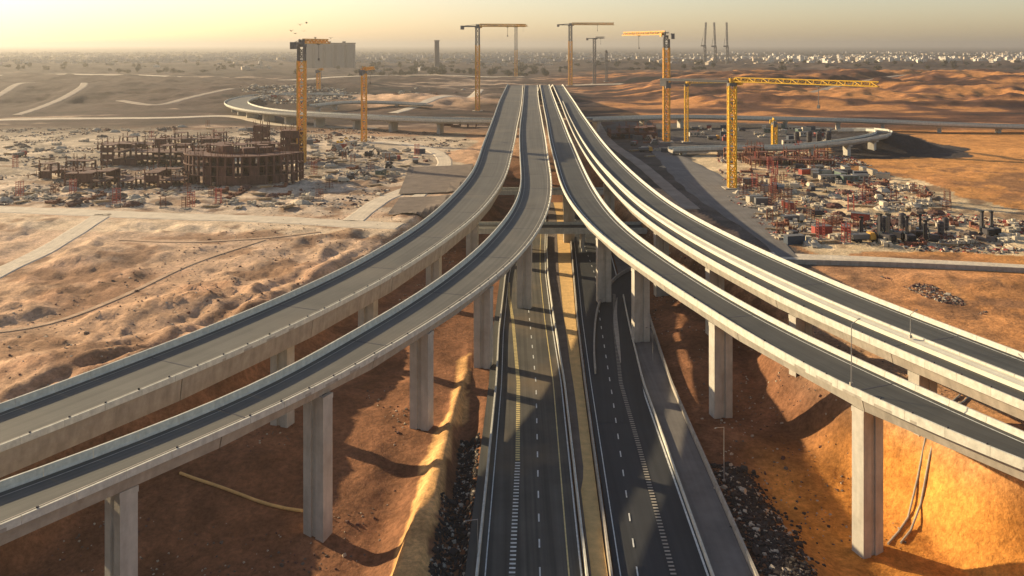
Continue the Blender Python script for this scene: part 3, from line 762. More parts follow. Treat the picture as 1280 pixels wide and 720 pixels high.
def tower_crane(bx, by, ztop, ang, jib, cj, label, mw=2.6, col='crane_yellow', head='crane_grey', r=.3, apex=4.0, droop=0.0, dark_top=.0, name='tower_crane', scale_parts=1.0):
    g = hz1(bx, by)
    hh = ztop-g
    root = empty(name, (bx, by, g), 0, label, 'crane')
    m = MB(); m.box(-mw*1.3, mw*1.3, -mw*1.3, mw*1.3, -1, .6); m.build('base', M['concrete'], root)
    m = MB(); n = max(4, int(hh/(mw*1.15))); hm = hh*(1-dark_top)
    lattice(m, (0,0,.6), (0,0,hm-.5), mw, mw, max(3, int(n*(1-dark_top))), r); m.build('mast', M[col], root)
    if dark_top:
        m = MB(); lattice(m, (0,0,hm-.5), (0,0,hh-.5), mw*.9, mw*.9, max(2, int(n*dark_top)), r); m.build('upper_mast', M[head], root)
    m = MB(); m.bar((0,0,hh-.8), (0,0,hh+.7), mw*.75, n=12); m.build('slewing_ring', M[head], root)
    c, s = math.cos(ang), math.sin(ang)
    m = MB(); m.obox((c*mw*.9-s*1.6, s*mw*.9+c*1.6, hh-.2), 2.4, 1.8, 2.3, ang); cb = m.build('cab', M[col], root)
    m = MB(); m.obox((c*(mw*.9+1.1)-s*1.6, s*(mw*.9+1.1)+c*1.6, hh+.6), .4, 1.5, 1.2, ang); m.build('cab_window', M['glass'], cb)
    m = MB(); lattice(m, (0,0,hh+.7), (0,0,hh+.7+apex), mw*.6, mw*.6, 2, r*.7); m.build('tower_head', M[head if dark_top else col], root)
    m = MB(); lattice(m, (c*mw*.5, s*mw*.5, hh+1.2), (c*jib, s*jib, hh+1.2-droop), mw*.55, mw*.62, max(5, int(jib/3.2)), r*.65, tri=True); m.build('jib', M[col], root)
    m = MB(); lattice(m, (-c*mw*.5, -s*mw*.5, hh+1.2), (-c*cj, -s*cj, hh+1.2), mw*.6, .6, max(3, int(cj/3)), r*.65); m.build('counter_jib', M[head], root)
    m = MB(); m.obox((-c*(cj-1.5), -s*(cj-1.5), hh-1.8), 3.4, mw*.7, 3.4, ang); m.build('counterweight', M['crane_grey'], root)
    m = MB()
    for q in (.42, .82): m.bar((0,0,hh+.5+apex), (c*jib*q, s*jib*q, hh+1.9-droop*q), r*.28)
    m.bar((0,0,hh+.5+apex), (-c*cj*.9, -s*cj*.9, hh+1.5), r*.28); m.build('tie_bar', M[head], root)
    hq = .62; m = MB(); m.obox((c*jib*hq, s*jib*hq, hh+.3-droop*hq), 1.6, 1.4, .6, ang); m.build('trolley', M[head], root)
    m = MB(); m.bar((c*jib*hq, s*jib*hq, hh+.3-droop*hq), (c*jib*hq, s*jib*hq, hh-7), r*.3); m.obox((c*jib*hq, s*jib*hq, hh-8.2), 1, .7, 1.3, ang); m.build('hook', M[head], root)
    return root
def crane_px(x, ybase, ytop, **k):
    X, Y = at(x, ybase); g = hz1(X, Y)
    Y = F*(H-g)/(ybase-HZ); X = (x-640)*Y/F
    zt = H-(ytop-HZ)*Y/F
    return tower_crane(X, Y, zt-1.2, **k)
def ang_of(dx, dy): return math.atan2(dy, dx)
crane_px(377, 204, 54, ang=ang_of(.12, 1), jib=42, cj=13, label='thick orange tower crane beside the left site, its jib pointing away', mw=3.5, r=.55, col='crane_orange', apex=2.5, dark_top=.12)
crane_px(455, 178, 88, ang=ang_of(.05, 1), jib=30, cj=9, label='shorter orange tower crane before the curved viaduct, jib pointing away', mw=2.8, r=.42, col='crane_orange', apex=3)
crane_px(597, 139, 33, ang=ang_of(1, .25), jib=46, cj=16, label='tall orange tower crane just left of the decks, jib reaching right', mw=3.6, r=.75, col='crane_orange', apex=2.5, dark_top=.2)
crane_px(645, 96, 33, ang=ang_of(.9, .4), jib=24, cj=80, label='hazy tower crane rising behind the far end of the decks', mw=5, r=.75, col='crane_orange', apex=2, dark_top=.45)
crane_px(713, 107, 31, ang=ang_of(1, .05), jib=66, cj=20, label='orange tower crane right of the decks, long jib at the skyline', mw=4.8, r=1.0, col='crane_orange', apex=3, dark_top=.25)
crane_px(743, 103, 48, ang=ang_of(1, .1), jib=16, cj=13, label='small dark T shaped crane beyond the decks', mw=4, r=.7, col='crane_grey', apex=1)
crane_px(758, 100, 64, ang=ang_of(.1, 1), jib=20, cj=8, label='thin grey mast crane beside the dark T shaped crane', mw=3, r=.5, col='crane_grey', apex=2)
crane_px(833, 178, 43, ang=ang_of(-.35, 1), jib=60, cj=8, label='tall orange crane on the right, jib slanting away to the left', mw=3.4, r=.6, col='crane_orange', apex=2, dark_top=.1)
crane_px(858, 178, 104, ang=ang_of(1, .25), jib=52, cj=14, label='slim yellow crane with long low jib just right of the tall orange crane', mw=2.0, r=.3, apex=1)
crane_px(915, 236, 102, ang=ang_of(42, -42), jib=62, cj=36, label='bright yellow tower crane over the right site, long lattice jib to the right', mw=2.8, r=.46, apex=2)
crane_px(968, 183, 152, ang=ang_of(.2, 1), jib=10, cj=4, label='short yellow crane stub behind the yellow tower crane', mw=2.4, r=.5, apex=1)
crane_px(398, 112, 88, ang=ang_of(.2, 1), jib=14, cj=6, label='small pinkish crane below the grey block on the left', mw=3.6, r=.6, col='crane_orange', apex=2)

# far luffing masts, one derrick and a chimney
for x, lean in ((881, .05), (894, -.05), (909, -.03)):
    X, Y = at(x, 84); g = hz1(X, Y); zt = H+28*Y/F
    root = empty('luffing_crane', (X, Y, g), 0, {881: 'leftmost of three thin hazy crane masts on the skyline', 894: 'middle of three thin hazy crane masts on the skyline', 909: 'rightmost of three thin hazy crane masts on the skyline'}[x], 'crane', 'thin masts on the skyline')
    m = MB(); lattice(m, (0,0,0), (0,0,(zt-g)*.42), 5.5, 5.5, 8, 1.1); m.build('mast', M['crane_grey'], root)
    m = MB(); m.obox((-4,0,(zt-g)*.42), 14, 6, 4); m.build('machinery_deck', M['crane_grey'], root)
    m = MB(); lattice(m, (0,0,(zt-g)*.44), (lean*60,0,zt-g), 3.4, 3.4, 14, .8); m.build('luffing_jib', M['crane_grey'], root)
    m = MB(); m.bar((-9,0,(zt-g)*.46), (-6,0,(zt-g)*.62), .8); m.bar((-6,0,(zt-g)*.62), (lean*60,0,zt-g), .3); m.build('tie_bar', M['crane_grey'], root)
X, Y = at(546, 86); g = hz1(X, Y)
root = empty('chimney', (X, Y, g), 0, 'lone dark square chimney tower in the hazy distance', 'chimney')
m = MB(); m.bar((0,0,-2), (0,0,68), 7.5, n=12, r2=6); m.build('shaft', M['tower_dark'], root); m = MB(); m.bar((0,0,68.05), (0,0,71), 7, n=12); m.build('cap', M['tower_grey'], root)
# grey slab block with vertical strips
X, Y = at(412, 84); g = hz1(X, Y); root = empty('tower_block', (X, Y, g), R(3), 'long grey block of flats standing above the left skyline', 'building')
wb = 61*Y/F; hb = 31*Y/F+2
m = MB(); m.box(-wb/2, wb/2, 0, 26, -3, hb); m.build('wall', M['tower_grey'], root)
for i in range(9):
    xx = -wb/2+wb*(i+.5)/9; m = MB(); m.box(xx-wb*.028, xx+wb*.028, -1.2, -.05, 0, hb-3); m.build('stair_shaft' if i % 2 else 'balcony_stack', M['tower_dark'] if i % 2 else M['tower_grey'], root)
m = MB(); m.box(-wb/2-1, wb/2+1, -1.4, 27, hb, hb+2.2); m.build('roof', M['tower_dark'], root)
for i in range(3):
    m = MB(); m.box(-wb*.35+i*wb*.3, -wb*.35+i*wb*.3+8, 8, 16, hb+2.2, hb+6); m.build('roof_hut', M['tower_dark'], root)

# ------------------------------------------------------------------ buildings under construction
def frame_block(x, y, nx, ny, fl, bay, rz, label, fh=3.4, mat='brown_frame', drop=.15, seed=0, walls=.3, name='unfinished_building'):
    r = random.Random(seed); g = hz1(x, y); root = empty(name, (x, y, g), rz, label, 'building')
    W_, D_ = nx*bay, ny*bay
    hs = [[fl-(1 if r.random() < drop*2 else 0)-(1 if r.random() < drop else 0) for _ in range(ny)] for _ in range(nx)]
    m = MB(); m.box(-.35, .35, -.35, .35, .002, fh-.352); colme = m.mesh('column', M[mat]); cnt = 0
    for f in range(fl):
        m = MB()
        for i in range(nx):
            for j in range(ny):
                if hs[i][j] > f: m.box(-W_/2+i*bay+.001, -W_/2+(i+1)*bay-.001, -D_/2+j*bay+.001, -D_/2+(j+1)*bay-.001, (f+1)*fh-.35, (f+1)*fh)
        if m.v: m.build('floor_slab', M[mat], root)
        m = MB()
        for i in range(nx+1):
            for j in range(ny+1):
                hh = max(hs[min(i, nx-1)][min(j, ny-1)], hs[max(i-1, 0)][max(j-1, 0)])
                if hh > f:
                    xx, yy = -W_/2+i*bay, -D_/2+j*bay
                    if cnt < 98: link('column', colme, (xx, yy, f*fh), 0, root); cnt += 1
                    else: m.box(xx-.35, xx+.35, yy-.35, yy+.35, f*fh+.002, (f+1)*fh-.352)
        if m.v: m.build('column', M[mat], root)['kind'] = 'stuff'
    m = MB()
    for i in range(nx+1):
        for j in range(ny+1):
            hh = hs[min(i, nx-1)][min(j, ny-1)]; xx, yy = -W_/2+i*bay, -D_/2+j*bay
            for q in range(4): m.bar((xx+r.uniform(-.3,.3), yy+r.uniform(-.3,.3), hh*fh), (xx+r.uniform(-.4,.4), yy+r.uniform(-.4,.4), hh*fh+r.uniform(1.2, 3.2)), .09)
    m.build('rebar', M['rust'], root)['kind'] = 'stuff'
    m = MB()
    for f in range(fl):
        for i in range(nx):
            for (yy, j) in ((-D_/2+.4, 0), (D_/2-.4, ny-1)):
                if hs[i][j] > f and r.random() < walls:
                    m = MB(); m.box(-W_/2+i*bay+.36, -W_/2+(i+1)*bay-.36, yy-.12, yy+.12, f*fh+.003, (f+1)*fh-.353-r.choice([0, .9]))
                    m.build('infill_wall', M['block'] if mat != 'brown_frame' else M['brown_frame'], root)
    return root
def round_block(x, y, rad, fl, label, fh=4.2, a0=-.95*math.pi, a1=-.02*math.pi, depth=11, seed=3):
    r = random.Random(seed); g = hz1(x, y); root = empty('unfinished_building', (x, y, g), 0, label, 'building'); n = 22
    m = MB(); m.box(-.5, .5, -.4, .4, 0, fh-.5); rcol = m.mesh('column', M['brown_frame'])
    for f in range(fl):
        m = MB()
        for i in range(n):
            if r.random() < .12 and f == fl-1: continue
            t0, t1 = a0+(a1-a0)*i/n, a0+(a1-a0)*(i+1)/n; z0, z1 = (f+1)*fh-.5, (f+1)*fh
            ri = rad-depth
            pts = [(math.cos(t)*q, math.sin(t)*q*.8, z) for z in (z0, z1) for t, q in ((t0, ri), (t1, ri), (t1, rad), (t0, rad))]
            m.add(pts, [(0,1,2,3),(7,6,5,4),(0,4,5,1),(1,5,6,2),(2,6,7,3),(3,7,4,0)])
        m.build('floor_slab', M['brown_frame'], root)
        m = MB()
        for i in range(n+1):
            t = a0+(a1-a0)*i/n
            for q in (rad-.8, rad-depth+.8):
                if f < 2: link('column', rcol, (math.cos(t)*q, math.sin(t)*q*.8, f*fh), t, root)
                else: m.obox((math.cos(t)*q, math.sin(t)*q*.8, f*fh), 1.0, .8, fh-.5, t)
        if m.v: m.build('column', M['brown_frame'], root)['kind'] = 'stuff'
    m = MB()
    for i in range(n):
        if r.random() < .62:
            t = a0+(a1-a0)*(i+.5)/n; m = MB(); m.obox((math.cos(t)*(rad-1), math.sin(t)*(rad-1)*.8, .1), .3, rad*(a1-a0)/n*.84, fh*r.choice([1,1,2])-.8, t)
            m.build('infill_wall', M['brown_frame'], root)
    m = MB()
    for i in range(n*4):
        t = a0+(a1-a0)*(i+.5)/(n*4); q = rad-r.choice([.8, depth-.8]); z = fl*fh
        m.bar((math.cos(t)*q, math.sin(t)*q*.8, z-.3), (math.cos(t)*q+r.uniform(-.4,.4), math.sin(t)*q*.8, z+r.uniform(1, 4)), .13)
    m.build('rebar', M['rust'], root)['kind'] = 'stuff'
    for t in (-2.2, -1.2, -.5):
        m = MB(); m.obox((math.cos(t)*(rad-depth-4), math.sin(t)*(rad-depth-4)*.8, -.5), 5, 5, fl*fh+r.uniform(2, 5), t); m.build('lift_core', M['brown_frame'], root)
    return root
X, Y = at(300, 228); round_block(X, Y+8, 27, 3, 'round dark brown concrete shell with open floors on the left site')
X, Y = at(165, 232); frame_block(X, Y, 9, 3, 2, 5.5, R(4), 'low wide brown concrete frame left of the round shell', seed=2, drop=.3, walls=.5)
X, Y = at(85, 222); frame_block(X, Y, 5, 3, 2, 5.5, R(-8), 'small broken brown frame at the left end of the site', seed=4, drop=.35)
X, Y = at(195, 205); frame_block(X, Y, 8, 3, 3, 6, R(-4), 'three storey brown frame behind the low wide one', seed=5, drop=.3, walls=.4)
X, Y = at(290, 196); frame_block(X, Y, 9, 3, 2, 6, R(3), 'brown frame behind the round shell', seed=6, drop=.25, walls=.5)
X, Y = at(170, 186); frame_block(X, Y, 7, 3, 2, 6, R(0), 'distant brown frame at the back of the left site', seed=7, drop=.3)
X, Y = at(245, 178); frame_block(X, Y, 6, 3, 2, 6, R(2), 'farthest brown frame below the curved viaduct', seed=8, drop=.3)
X, Y = at(365, 203); frame_block(X, Y, 2, 2, 5, 4.5, 0, 'narrow brown core tower next to the thick orange crane', seed=9, drop=0, walls=.9)
X, Y = at(327, 186); frame_block(X, Y, 2, 1, 4, 4, 0, 'narrow brown core tower behind the round shell', seed=10, drop=0, walls=.9)
X, Y = at(985, 205); frame_block(X, Y, 8, 3, 2, 5.2, R(-3), 'long rust red steel frame on the right site', mat='rust', seed=12, drop=.3, walls=.3, fh=3.2)
X, Y = at(930, 198); frame_block(X, Y, 4, 3, 2, 5, R(6), 'small rust red frame near the yellow crane', mat='rust', seed=13, drop=.3, fh=3)
X, Y = at(575, 158); frame_block(X, Y, 4, 2, 1, 6, R(0), 'low frame beneath the curved viaduct', seed=14, drop=.1)
X, Y = at(790, 172); frame_block(X, Y, 5, 3, 2, 6, R(0), 'dark frame right of the decks under the grey viaduct', seed=15, drop=.2)
X, Y = at(1100, 161, 19); frame_block(X, Y, 2, 2, 2, 5, R(10), 'small dark hut frame on top of the embankment', seed=16, drop=0, walls=1.0, fh=3)

# ------------------------------------------------------------------ movable things on the sites
def mk_container(col):
    m = MB(); m.box(-3, 3, -1.22, 1.22, .15, 2.6, 0)
    for i in range(14): x = -2.8+i*.43; m.box(x-.06, x+.06, -1.29, -1.221, .25, 2.5, 0); m.box(x-.06, x+.06, 1.221, 1.29, .25, 2.5, 0)
    m.box(-3.03, 3.03, -1.31, 1.31, 2.6, 2.72, 1); m.box(-3, 3, -1.25, 1.25, 0, .149, 1); m.box(3.001, 3.06, -.08, .08, .3, 2.5, 1)
    return m.mesh('container', [M[col], M['crane_grey']])
def mk_cabin(col):
    m = MB(); m.box(-3.6, 3.6, -1.4, 1.4, .3, 2.9, 0); m.box(-3.75, 3.75, -1.55, 1.55, 2.9, 3.08, 1)
    for x in (-2.4, 0, 2.4): m.box(x-.55, x+.55, -1.44, -1.401, 1.3, 2.3, 2)
    m.box(1.0, 1.8, -1.43, -1.402, .35, 2.4, 1)
    for x in (-3.3, 3.3): m.box(x-.2, x+.2, -1.2, 1.2, 0, .299, 1)
    return m.mesh('site_cabin', [M[col], M['crane_grey'], M['glass']])
def wheel(m, x, y, r, w, mi): m.bar((x, y-w/2, r), (x, y+w/2, r), r, mi, n=12)
def mk_truck(col):
    m = MB(); m.box(-3.6, 3.4, -.45, .45, .7, 1.0, 1)
    m.add([(2.0,-1.2,.8),(3.9,-1.2,.8),(3.9,1.2,.8),(2.0,1.2,.8),(2.0,-1.1,2.9),(3.5,-1.1,2.9),(3.5,1.1,2.9),(2.0,1.1,2.9),(3.9,-1.2,1.8),(3.9,1.2,1.8)],
          [(0,3,2,1),(4,5,6,7),(0,1,8,5,4),(1,2,9,8),(8,9,6,5),(2,3,7,6,9),(3,0,4,7)], 0)
    m.add([(3.93,-1.0,1.85),(3.93,1.0,1.85),(3.55,.95,2.75),(3.55,-.95,2.75)], [(0,1,2,3)], 2)
    m.add([(-3.6,-1.1,1.1),(1.7,-1.1,1.1),(1.7,1.1,1.1),(-3.6,1.1,1.1),(-4.0,-1.3,2.5),(1.8,-1.3,2.6),(1.8,1.3,2.6),(-4.0,1.3,2.5)],
          [(0,3,2,1),(4,5,6,7),(0,1,5,4),(1,2,6,5),(2,3,7,6),(3,0,4,7)], 3)
    for x in (-2.6, -1.3, 2.9):
        for y in (-1.0, 1.0): wheel(m, x, y, .55, .35, 1)
    return m.mesh('dump_truck', [M[col], M['black'], M['glass'], M['crane_grey']])
def mk_excavator(col):
    m = MB()
    for y in (-1.1, 1.1): m.box(-1.9, 1.9, y-.3, y+.3, .1, .9, 1)
    m.box(-1.8, 1.6, -1.2, 1.2, 1.0, 2.0, 0); m.box(.2, 1.5, .1, 1.15, 2.0, 3.0, 2); m.box(-1.9, -1.0, -1.2, 1.2, 2.0, 2.5, 0)
    m.bar((1.4,-.3,1.8), (4.2,-.3,4.6), .28, 0); m.bar((4.2,-.3,4.6), (6.0,-.3,2.2), .22, 0); m.obox((6.1,-.3,1.1), 1.0, 1.1, 1.1, 0, 1)
    return m.mesh('excavator', [M[col], M['black'], M['glass']])
def mk_blocks(col, seed):
    r = random.Random(seed); m = MB()
    for i in range(4):
        for j in range(2):
            h = r.choice([.8, 1.2, 1.8]); m.obox((-2.2+i*1.5+r.uniform(-.1,.1), -.8+j*1.5+r.uniform(-.1,.1), .12), 1.15, 1.1, h, r.uniform(-.15,.15), 0); m.obox((-2.2+i*1.5, -.8+j*1.5, 0), 1.3, 1.3, .12, 0, 1)
    return m.mesh('block_stack', [M[col], M['timber']])
def mk_timber(seed):
    r = random.Random(seed); m = MB()
    for k in range(16):
        l = r.uniform(4, 6.5); a = r.uniform(-.15, .15); m.obox((r.uniform(-.4,.4), -1+ (k % 6)*.4, .05+(k//6)*.28), l, .3, .25, a, k % 2)
    return m.mesh('timber_pile', [M['timber'], M['block']])
def mk_pipes(seed):
    m = MB()
    for row, n in ((0, 4), (1, 3), (2, 2)):
        for k in range(n): y = -1.8+k*1.2+row*.6; m.bar((-2.6, y, .6+row*1.0), (2.6, y, .6+row*1.0), .56, 0, n=12); 
    for row, n in ((0, 4), (1, 3), (2, 2)):
        for k in range(n): y = -1.8+k*1.2+row*.6; m.bar((-2.62, y, .6+row*1.0), (-2.601, y, .6+row*1.0), .42, 1, n=12)  # solid pipes: black end discs paint the darkness of the bores
    return m.mesh('pipe_stack', [M['concrete'], M['black']])
def mk_heap(mt, seed):
    m = MB(); m.lump((0,0,-.2), 3.4, 2.6, 1.9, 0, seed, 11, 5, .16, True); m.lump((2.2,1,-.2), 1.8, 1.5, 1.1, 0, seed+1, 9, 4, .2, True)
    r = random.Random(seed)
    for k in range(14):
        a = r.uniform(0, 6.3); q = r.uniform(2.2, 4); m.obox((math.cos(a)*q, math.sin(a)*q*.8, -.05), .5, .4, .35, a, 1)
    return m.mesh('spoil_heap', [M[mt], M['rock_pale']])
def mk_cage(mt, seed):
    r = random.Random(seed); m = MB(); h = r.uniform(4, 6.5); w = 1.0
    for i in (-1, 1):
        for j in (-1, 1): m.bar((i*w, j*w, 0), (i*w*.96, j*w*.96, h), .12, 0)
    z = .6
    while z < h:
        for a, b in (((-w,-w),(w,-w)),((w,-w),(w,w)),((w,w),(-w,w)),((-w,w),(-w,-w))): m.bar((*a, z), (*b, z), .08, 0)
        z += .9
    m.box(-1.4, 1.4, -1.4, 1.4, -.3, .35, 1)
    return m.mesh('rebar_cage', [M[mt], M['concrete']])
def mk_rig():
    m = MB()
    for y in (-1.4, 1.4): m.box(-2.5, 2.5, y-.4, y+.4, .1, 1.1, 1)
    m.box(-2.6, 1.6, -1.6, 1.6, 1.2, 3.4, 0); m.box(.6, 2.1, .3, 1.6, 2.0, 4.0, 2); m.box(-3.2, -2.6, -1.5, 1.5, 1.3, 3.0, 1)
    m.box(2.3, 3.3, -.5, .5, .4, 9.5, 0); m.bar((.8,0,3.2), (2.4,0,6.8), .25, 1); m.bar((3.6,0,.2), (3.6,0,8.6), .4, 1, n=8); m.box(2.2, 4.1, -.7, .7, 9.5, 10.2, 1)
    return m.mesh('drilling_rig', [M['dark_metal'], M['black'], M['glass']])
def mk_silo():
    m = MB(); m.bar((0,0,2.4), (0,0,7.2), 1.5, 0, n=14); m.bar((0,0,1.0), (0,0,2.4), .4, 0, n=14, r2=1.5); m.bar((0,0,7.2), (0,0,7.8), 1.5, 0, n=14, r2=.4)
    for a in range(4): t = a*math.pi/2+.4; m.bar((math.cos(t)*1.4, math.sin(t)*1.4, 0), (math.cos(t)*1.4, math.sin(t)*1.4, 3.2), .14, 1)
    for z in (3.3, 5, 6.6): m.bar((0,0,z), (0,0,z+.12), 1.58, 1, n=14)
    return m.mesh('silo', [M['dark_metal'], M['crane_grey']])
def mk_van(col):
    m = MB()
    m.add([(x, s*y, z) for s in (-1, 1) for x, y, z in ((-2.5,.95,.4),(2.5,.95,.4),(2.5,.95,1.1),(1.6,.9,1.25),(1.0,.82,2.1),(-2.4,.85,2.15))],
          [(0,1,2,3,4,5),(11,10,9,8,7,6),(0,6,7,1),(1,7,8,2),(2,8,9,3),(3,9,10,4),(4,10,11,5),(5,11,6,0)], 0)
    m.add([(1.56,-.8,1.32),(1.56,.8,1.32),(1.06,.74,2.02),(1.06,-.74,2.02)], [(0,1,2,3)], 1)
    for x in (-1.6, 1.6):
        for y in (-.85, .85): wheel(m, x, y, .36, .24, 2)
    return m.mesh('van', [M[col], M['glass'], M['black']])
KINDS = {
 'container': [(mk_container(c), n) for c, n in (('white','white'),('blue','dark blue'),('red','red'),('crane_grey','dark grey'))],
 'cabin': [(mk_cabin(c), n) for c, n in (('white','white'),('block','beige'),('green','green'))],
 'truck': [(mk_truck(c), n) for c, n in (('white','white'),('crane_orange','orange'),('red','red'))],
 'excavator': [(mk_excavator('crane_yellow'), 'yellow'), (mk_excavator('dark_metal'), 'dark')],
 'blocks': [(mk_blocks('block', 1), 'pale'), (mk_blocks('block', 2), 'pale'), (mk_blocks('white', 3), 'white'), (mk_blocks('rust', 4), 'rust red')],
 'timber': [(mk_timber(1), 'brown'), (mk_timber(5), 'brown')],
 'pipes': [(mk_pipes(1), 'grey')],
 'heap': [(mk_heap('block', 3), 'pale'), (mk_heap('dark_plot', 5), 'dark'), (mk_heap('brown_frame', 6), 'brown')],
 'cage': [(mk_cage('rust', 1), 'rusty'), (mk_cage('red', 2), 'red'), (mk_cage('rust', 3), 'rusty')],
 'rig': [(mk_rig(), 'black')], 'silo': [(mk_silo(), 'dark')],
 'van': [(mk_van(c), n) for c, n in (('white','white'),('dark_metal','dark'))],
}
NAMES = {'container': ('container','steel container','container'), 'cabin': ('site_cabin','site cabin','cabin'), 'truck': ('dump_truck','dump truck','truck'),
 'excavator': ('excavator','tracked excavator','excavator'), 'blocks': ('block_stack','block stack on pallets','pallet stack'), 'timber': ('timber_pile','pile of sawn timber','timber pile'),
 'pipes': ('pipe_stack','stack of concrete pipes','pipe stack'), 'heap': ('spoil_heap','heap of spoil','heap'), 'cage': ('rebar_cage','standing rebar cage','rebar cage'),
 'rig': ('drilling_rig','drilling rig with upright mast','drilling rig'), 'silo': ('silo','upright silo on legs','silo'), 'van': ('van','van','van')}
placed = []
def place(kind, x, y, rz, where, group, var=None, sc_=1.0):
    me, cname = (KINDS[kind][var] if var is not None else rng.choice(KINDS[kind]))
    nm, desc, cat = NAMES[kind]
    o = link(nm, me, (x, y, hz1(x, y)-.05), rz, scale=(sc_,)*3 if sc_ != 1 else None)
    tag(o, f'{cname} {desc} {where}', cat, f'{desc.split(" with")[0]}s {group}'); placed.append(o); return o
def zone(poly, n, weights, where, group, minsep=4.0):
    P_ = [at(*p) for p in poly]; x0, x1 = min(p[0] for p in P_), max(p[0] for p in P_); y0, y1 = min(p[1] for p in P_), max(p[1] for p in P_)
    got = []; tries = 0; ks = list(weights); ws = [weights[k] for k in ks]
    while len(got) < n and tries < n*60:
        tries += 1; x, y = rng.uniform(x0, x1), rng.uniform(y0, y1)
        if not inpoly(np.array([x]), np.array([y]), P_)[0]: continue
        if any((x-a)**2+(y-b)**2 < minsep**2*2 for a, b in got): continue
        if min(float(seg_dist(np.array([x]), np.array([y]), t)[0])-w/2 for t, w in TRACKS.values()) < 2: continue
        if float(cut_factor(np.array([x]), np.array([y]))[0]) > .05: continue
        got.append((x, y)); place(rng.choices(ks, ws)[0], x, y, rng.choice([0, math.pi/2, .3, -.4, 1.2])+rng.uniform(-.15,.15), where, group)
GEN = dict(blocks=5, timber=4, heap=5, container=1.5, cage=2, pipes=1, cabin=.6, truck=.7, excavator=.4, van=.6)
zone([(60,160),(290,158),(285,176),(60,180)], 22, dict(blocks=4, heap=2, cage=3, timber=2), 'at the back of the left site', 'on the left site', 6)
zone([(0,182),(90,180),(90,214),(0,216)], 18, GEN, 'at the left end of the left site', 'on the left site')
zone([(0,238),(90,238),(190,250),(180,259),(0,256)], 26, dict(blocks=4, cage=2, heap=2, timber=2), 'in front of the low brown frame', 'on the left site')
zone([(200,240),(380,236),(400,252),(360,264),(200,262)], 34, dict(blocks=4, cage=2, heap=2, timber=2), 'in front of the round brown shell', 'on the left site')
zone([(385,180),(450,178),(440,235),(385,240)], 40, GEN, 'right of the thick orange crane', 'on the left site')
zone([(450,180),(535,190),(515,215),(455,240)], 30, GEN, 'inside the bend of the curving track', 'on the left site')
zone([(300,163),(430,168),(430,180),(300,178)], 22, GEN, 'just below the curved viaduct', 'on the left site', 6)
zone([(310,121),(440,120),(430,134),(320,133)], 26, dict(blocks=4, heap=3, container=2), 'within the loop of the curved viaduct', 'in the viaduct loop', 8)
zone([(920,188),(1035,188),(1040,215),(925,222)], 46, dict(cage=6, blocks=2, timber=1), 'among the rust red frames', 'on the right site')
zone([(915,232),(990,225),(1000,290),(975,305),(955,280)], 56, dict(cage=4, blocks=4, container=1.5, timber=2, heap=1), 'between the grey yard and the yellow crane', 'on the right site', 3)
zone([(990,222),(1110,228),(1190,255),(1190,272),(1000,262)], 60, dict(blocks=4, heap=5, timber=3, van=1, cage=1.5, container=.5), 'in the middle of the right site', 'on the right site', 3.5)
zone([(985,270),(1075,270),(1080,305),(990,308)], 44, dict(container=1.5, blocks=3, cage=3, van=1, truck=1, timber=3, heap=2), 'at the front of the right site', 'on the right site', 3.5)
zone([(1080,280),(1270,282),(1270,312),(1090,310)], 30, dict(heap=2, blocks=3, timber=1), 'near the black drilling rigs', 'on the right site', 4)
zone([(860,160),(1040,162),(1040,178),(870,178)], 34, dict(container=3, cabin=3, truck=1, van=1, blocks=2), 'on the dark ground below the grey viaduct', 'below the grey viaduct', 6)
zone([(1000,212),(1100,214),(1105,224),(1010,222)], 14, dict(cabin=2, container=2, van=1), 'behind the right site', 'on the right site', 4)
zone([(760,165),(830,175),(840,205),(790,190)], 18, GEN, 'beside the rightmost deck', 'beside the decks', 5)
zone([(480,108),(600,112),(590,120),(480,140)], 16, dict(blocks=2, heap=4), 'on the orange mound left of the decks', 'on the orange mound', 9)
# dark upright machines standing in a row
for i, (x, y) in enumerate(((1086,300),(1104,296),(1120,301),(1137,304),(1128,290),(1150,298),(1165,303),(1182,291),(1233,296),(1243,293),(1176,298),(1108,304))):
    X, Y = at(x, y); place('rig' if i % 3 != 1 else 'silo', X, Y, rng.uniform(0, 3), 'at the front of the right site' if x < 1200 else 'apart on the far right of the site', 'on the right site', sc_=rng.uniform(.62, .85))
for x, y, k, v in ((1048,226,'cabin',2),(1062,228,'cabin',2),(1075,226,'cabin',0),(1034,227,'cabin',1)):
    X, Y = at(x, y); place(k, X, Y, .1, 'in the short row behind the pallets', 'on the right site', v)
for x in (990, 1000, 1016, 1028, 1040):
    X, Y = at(x, 182); place('silo' if x % 3 else 'cabin', X, Y+6, 0, 'behind the curved ramp', 'behind the curved ramp', sc_=1.1)

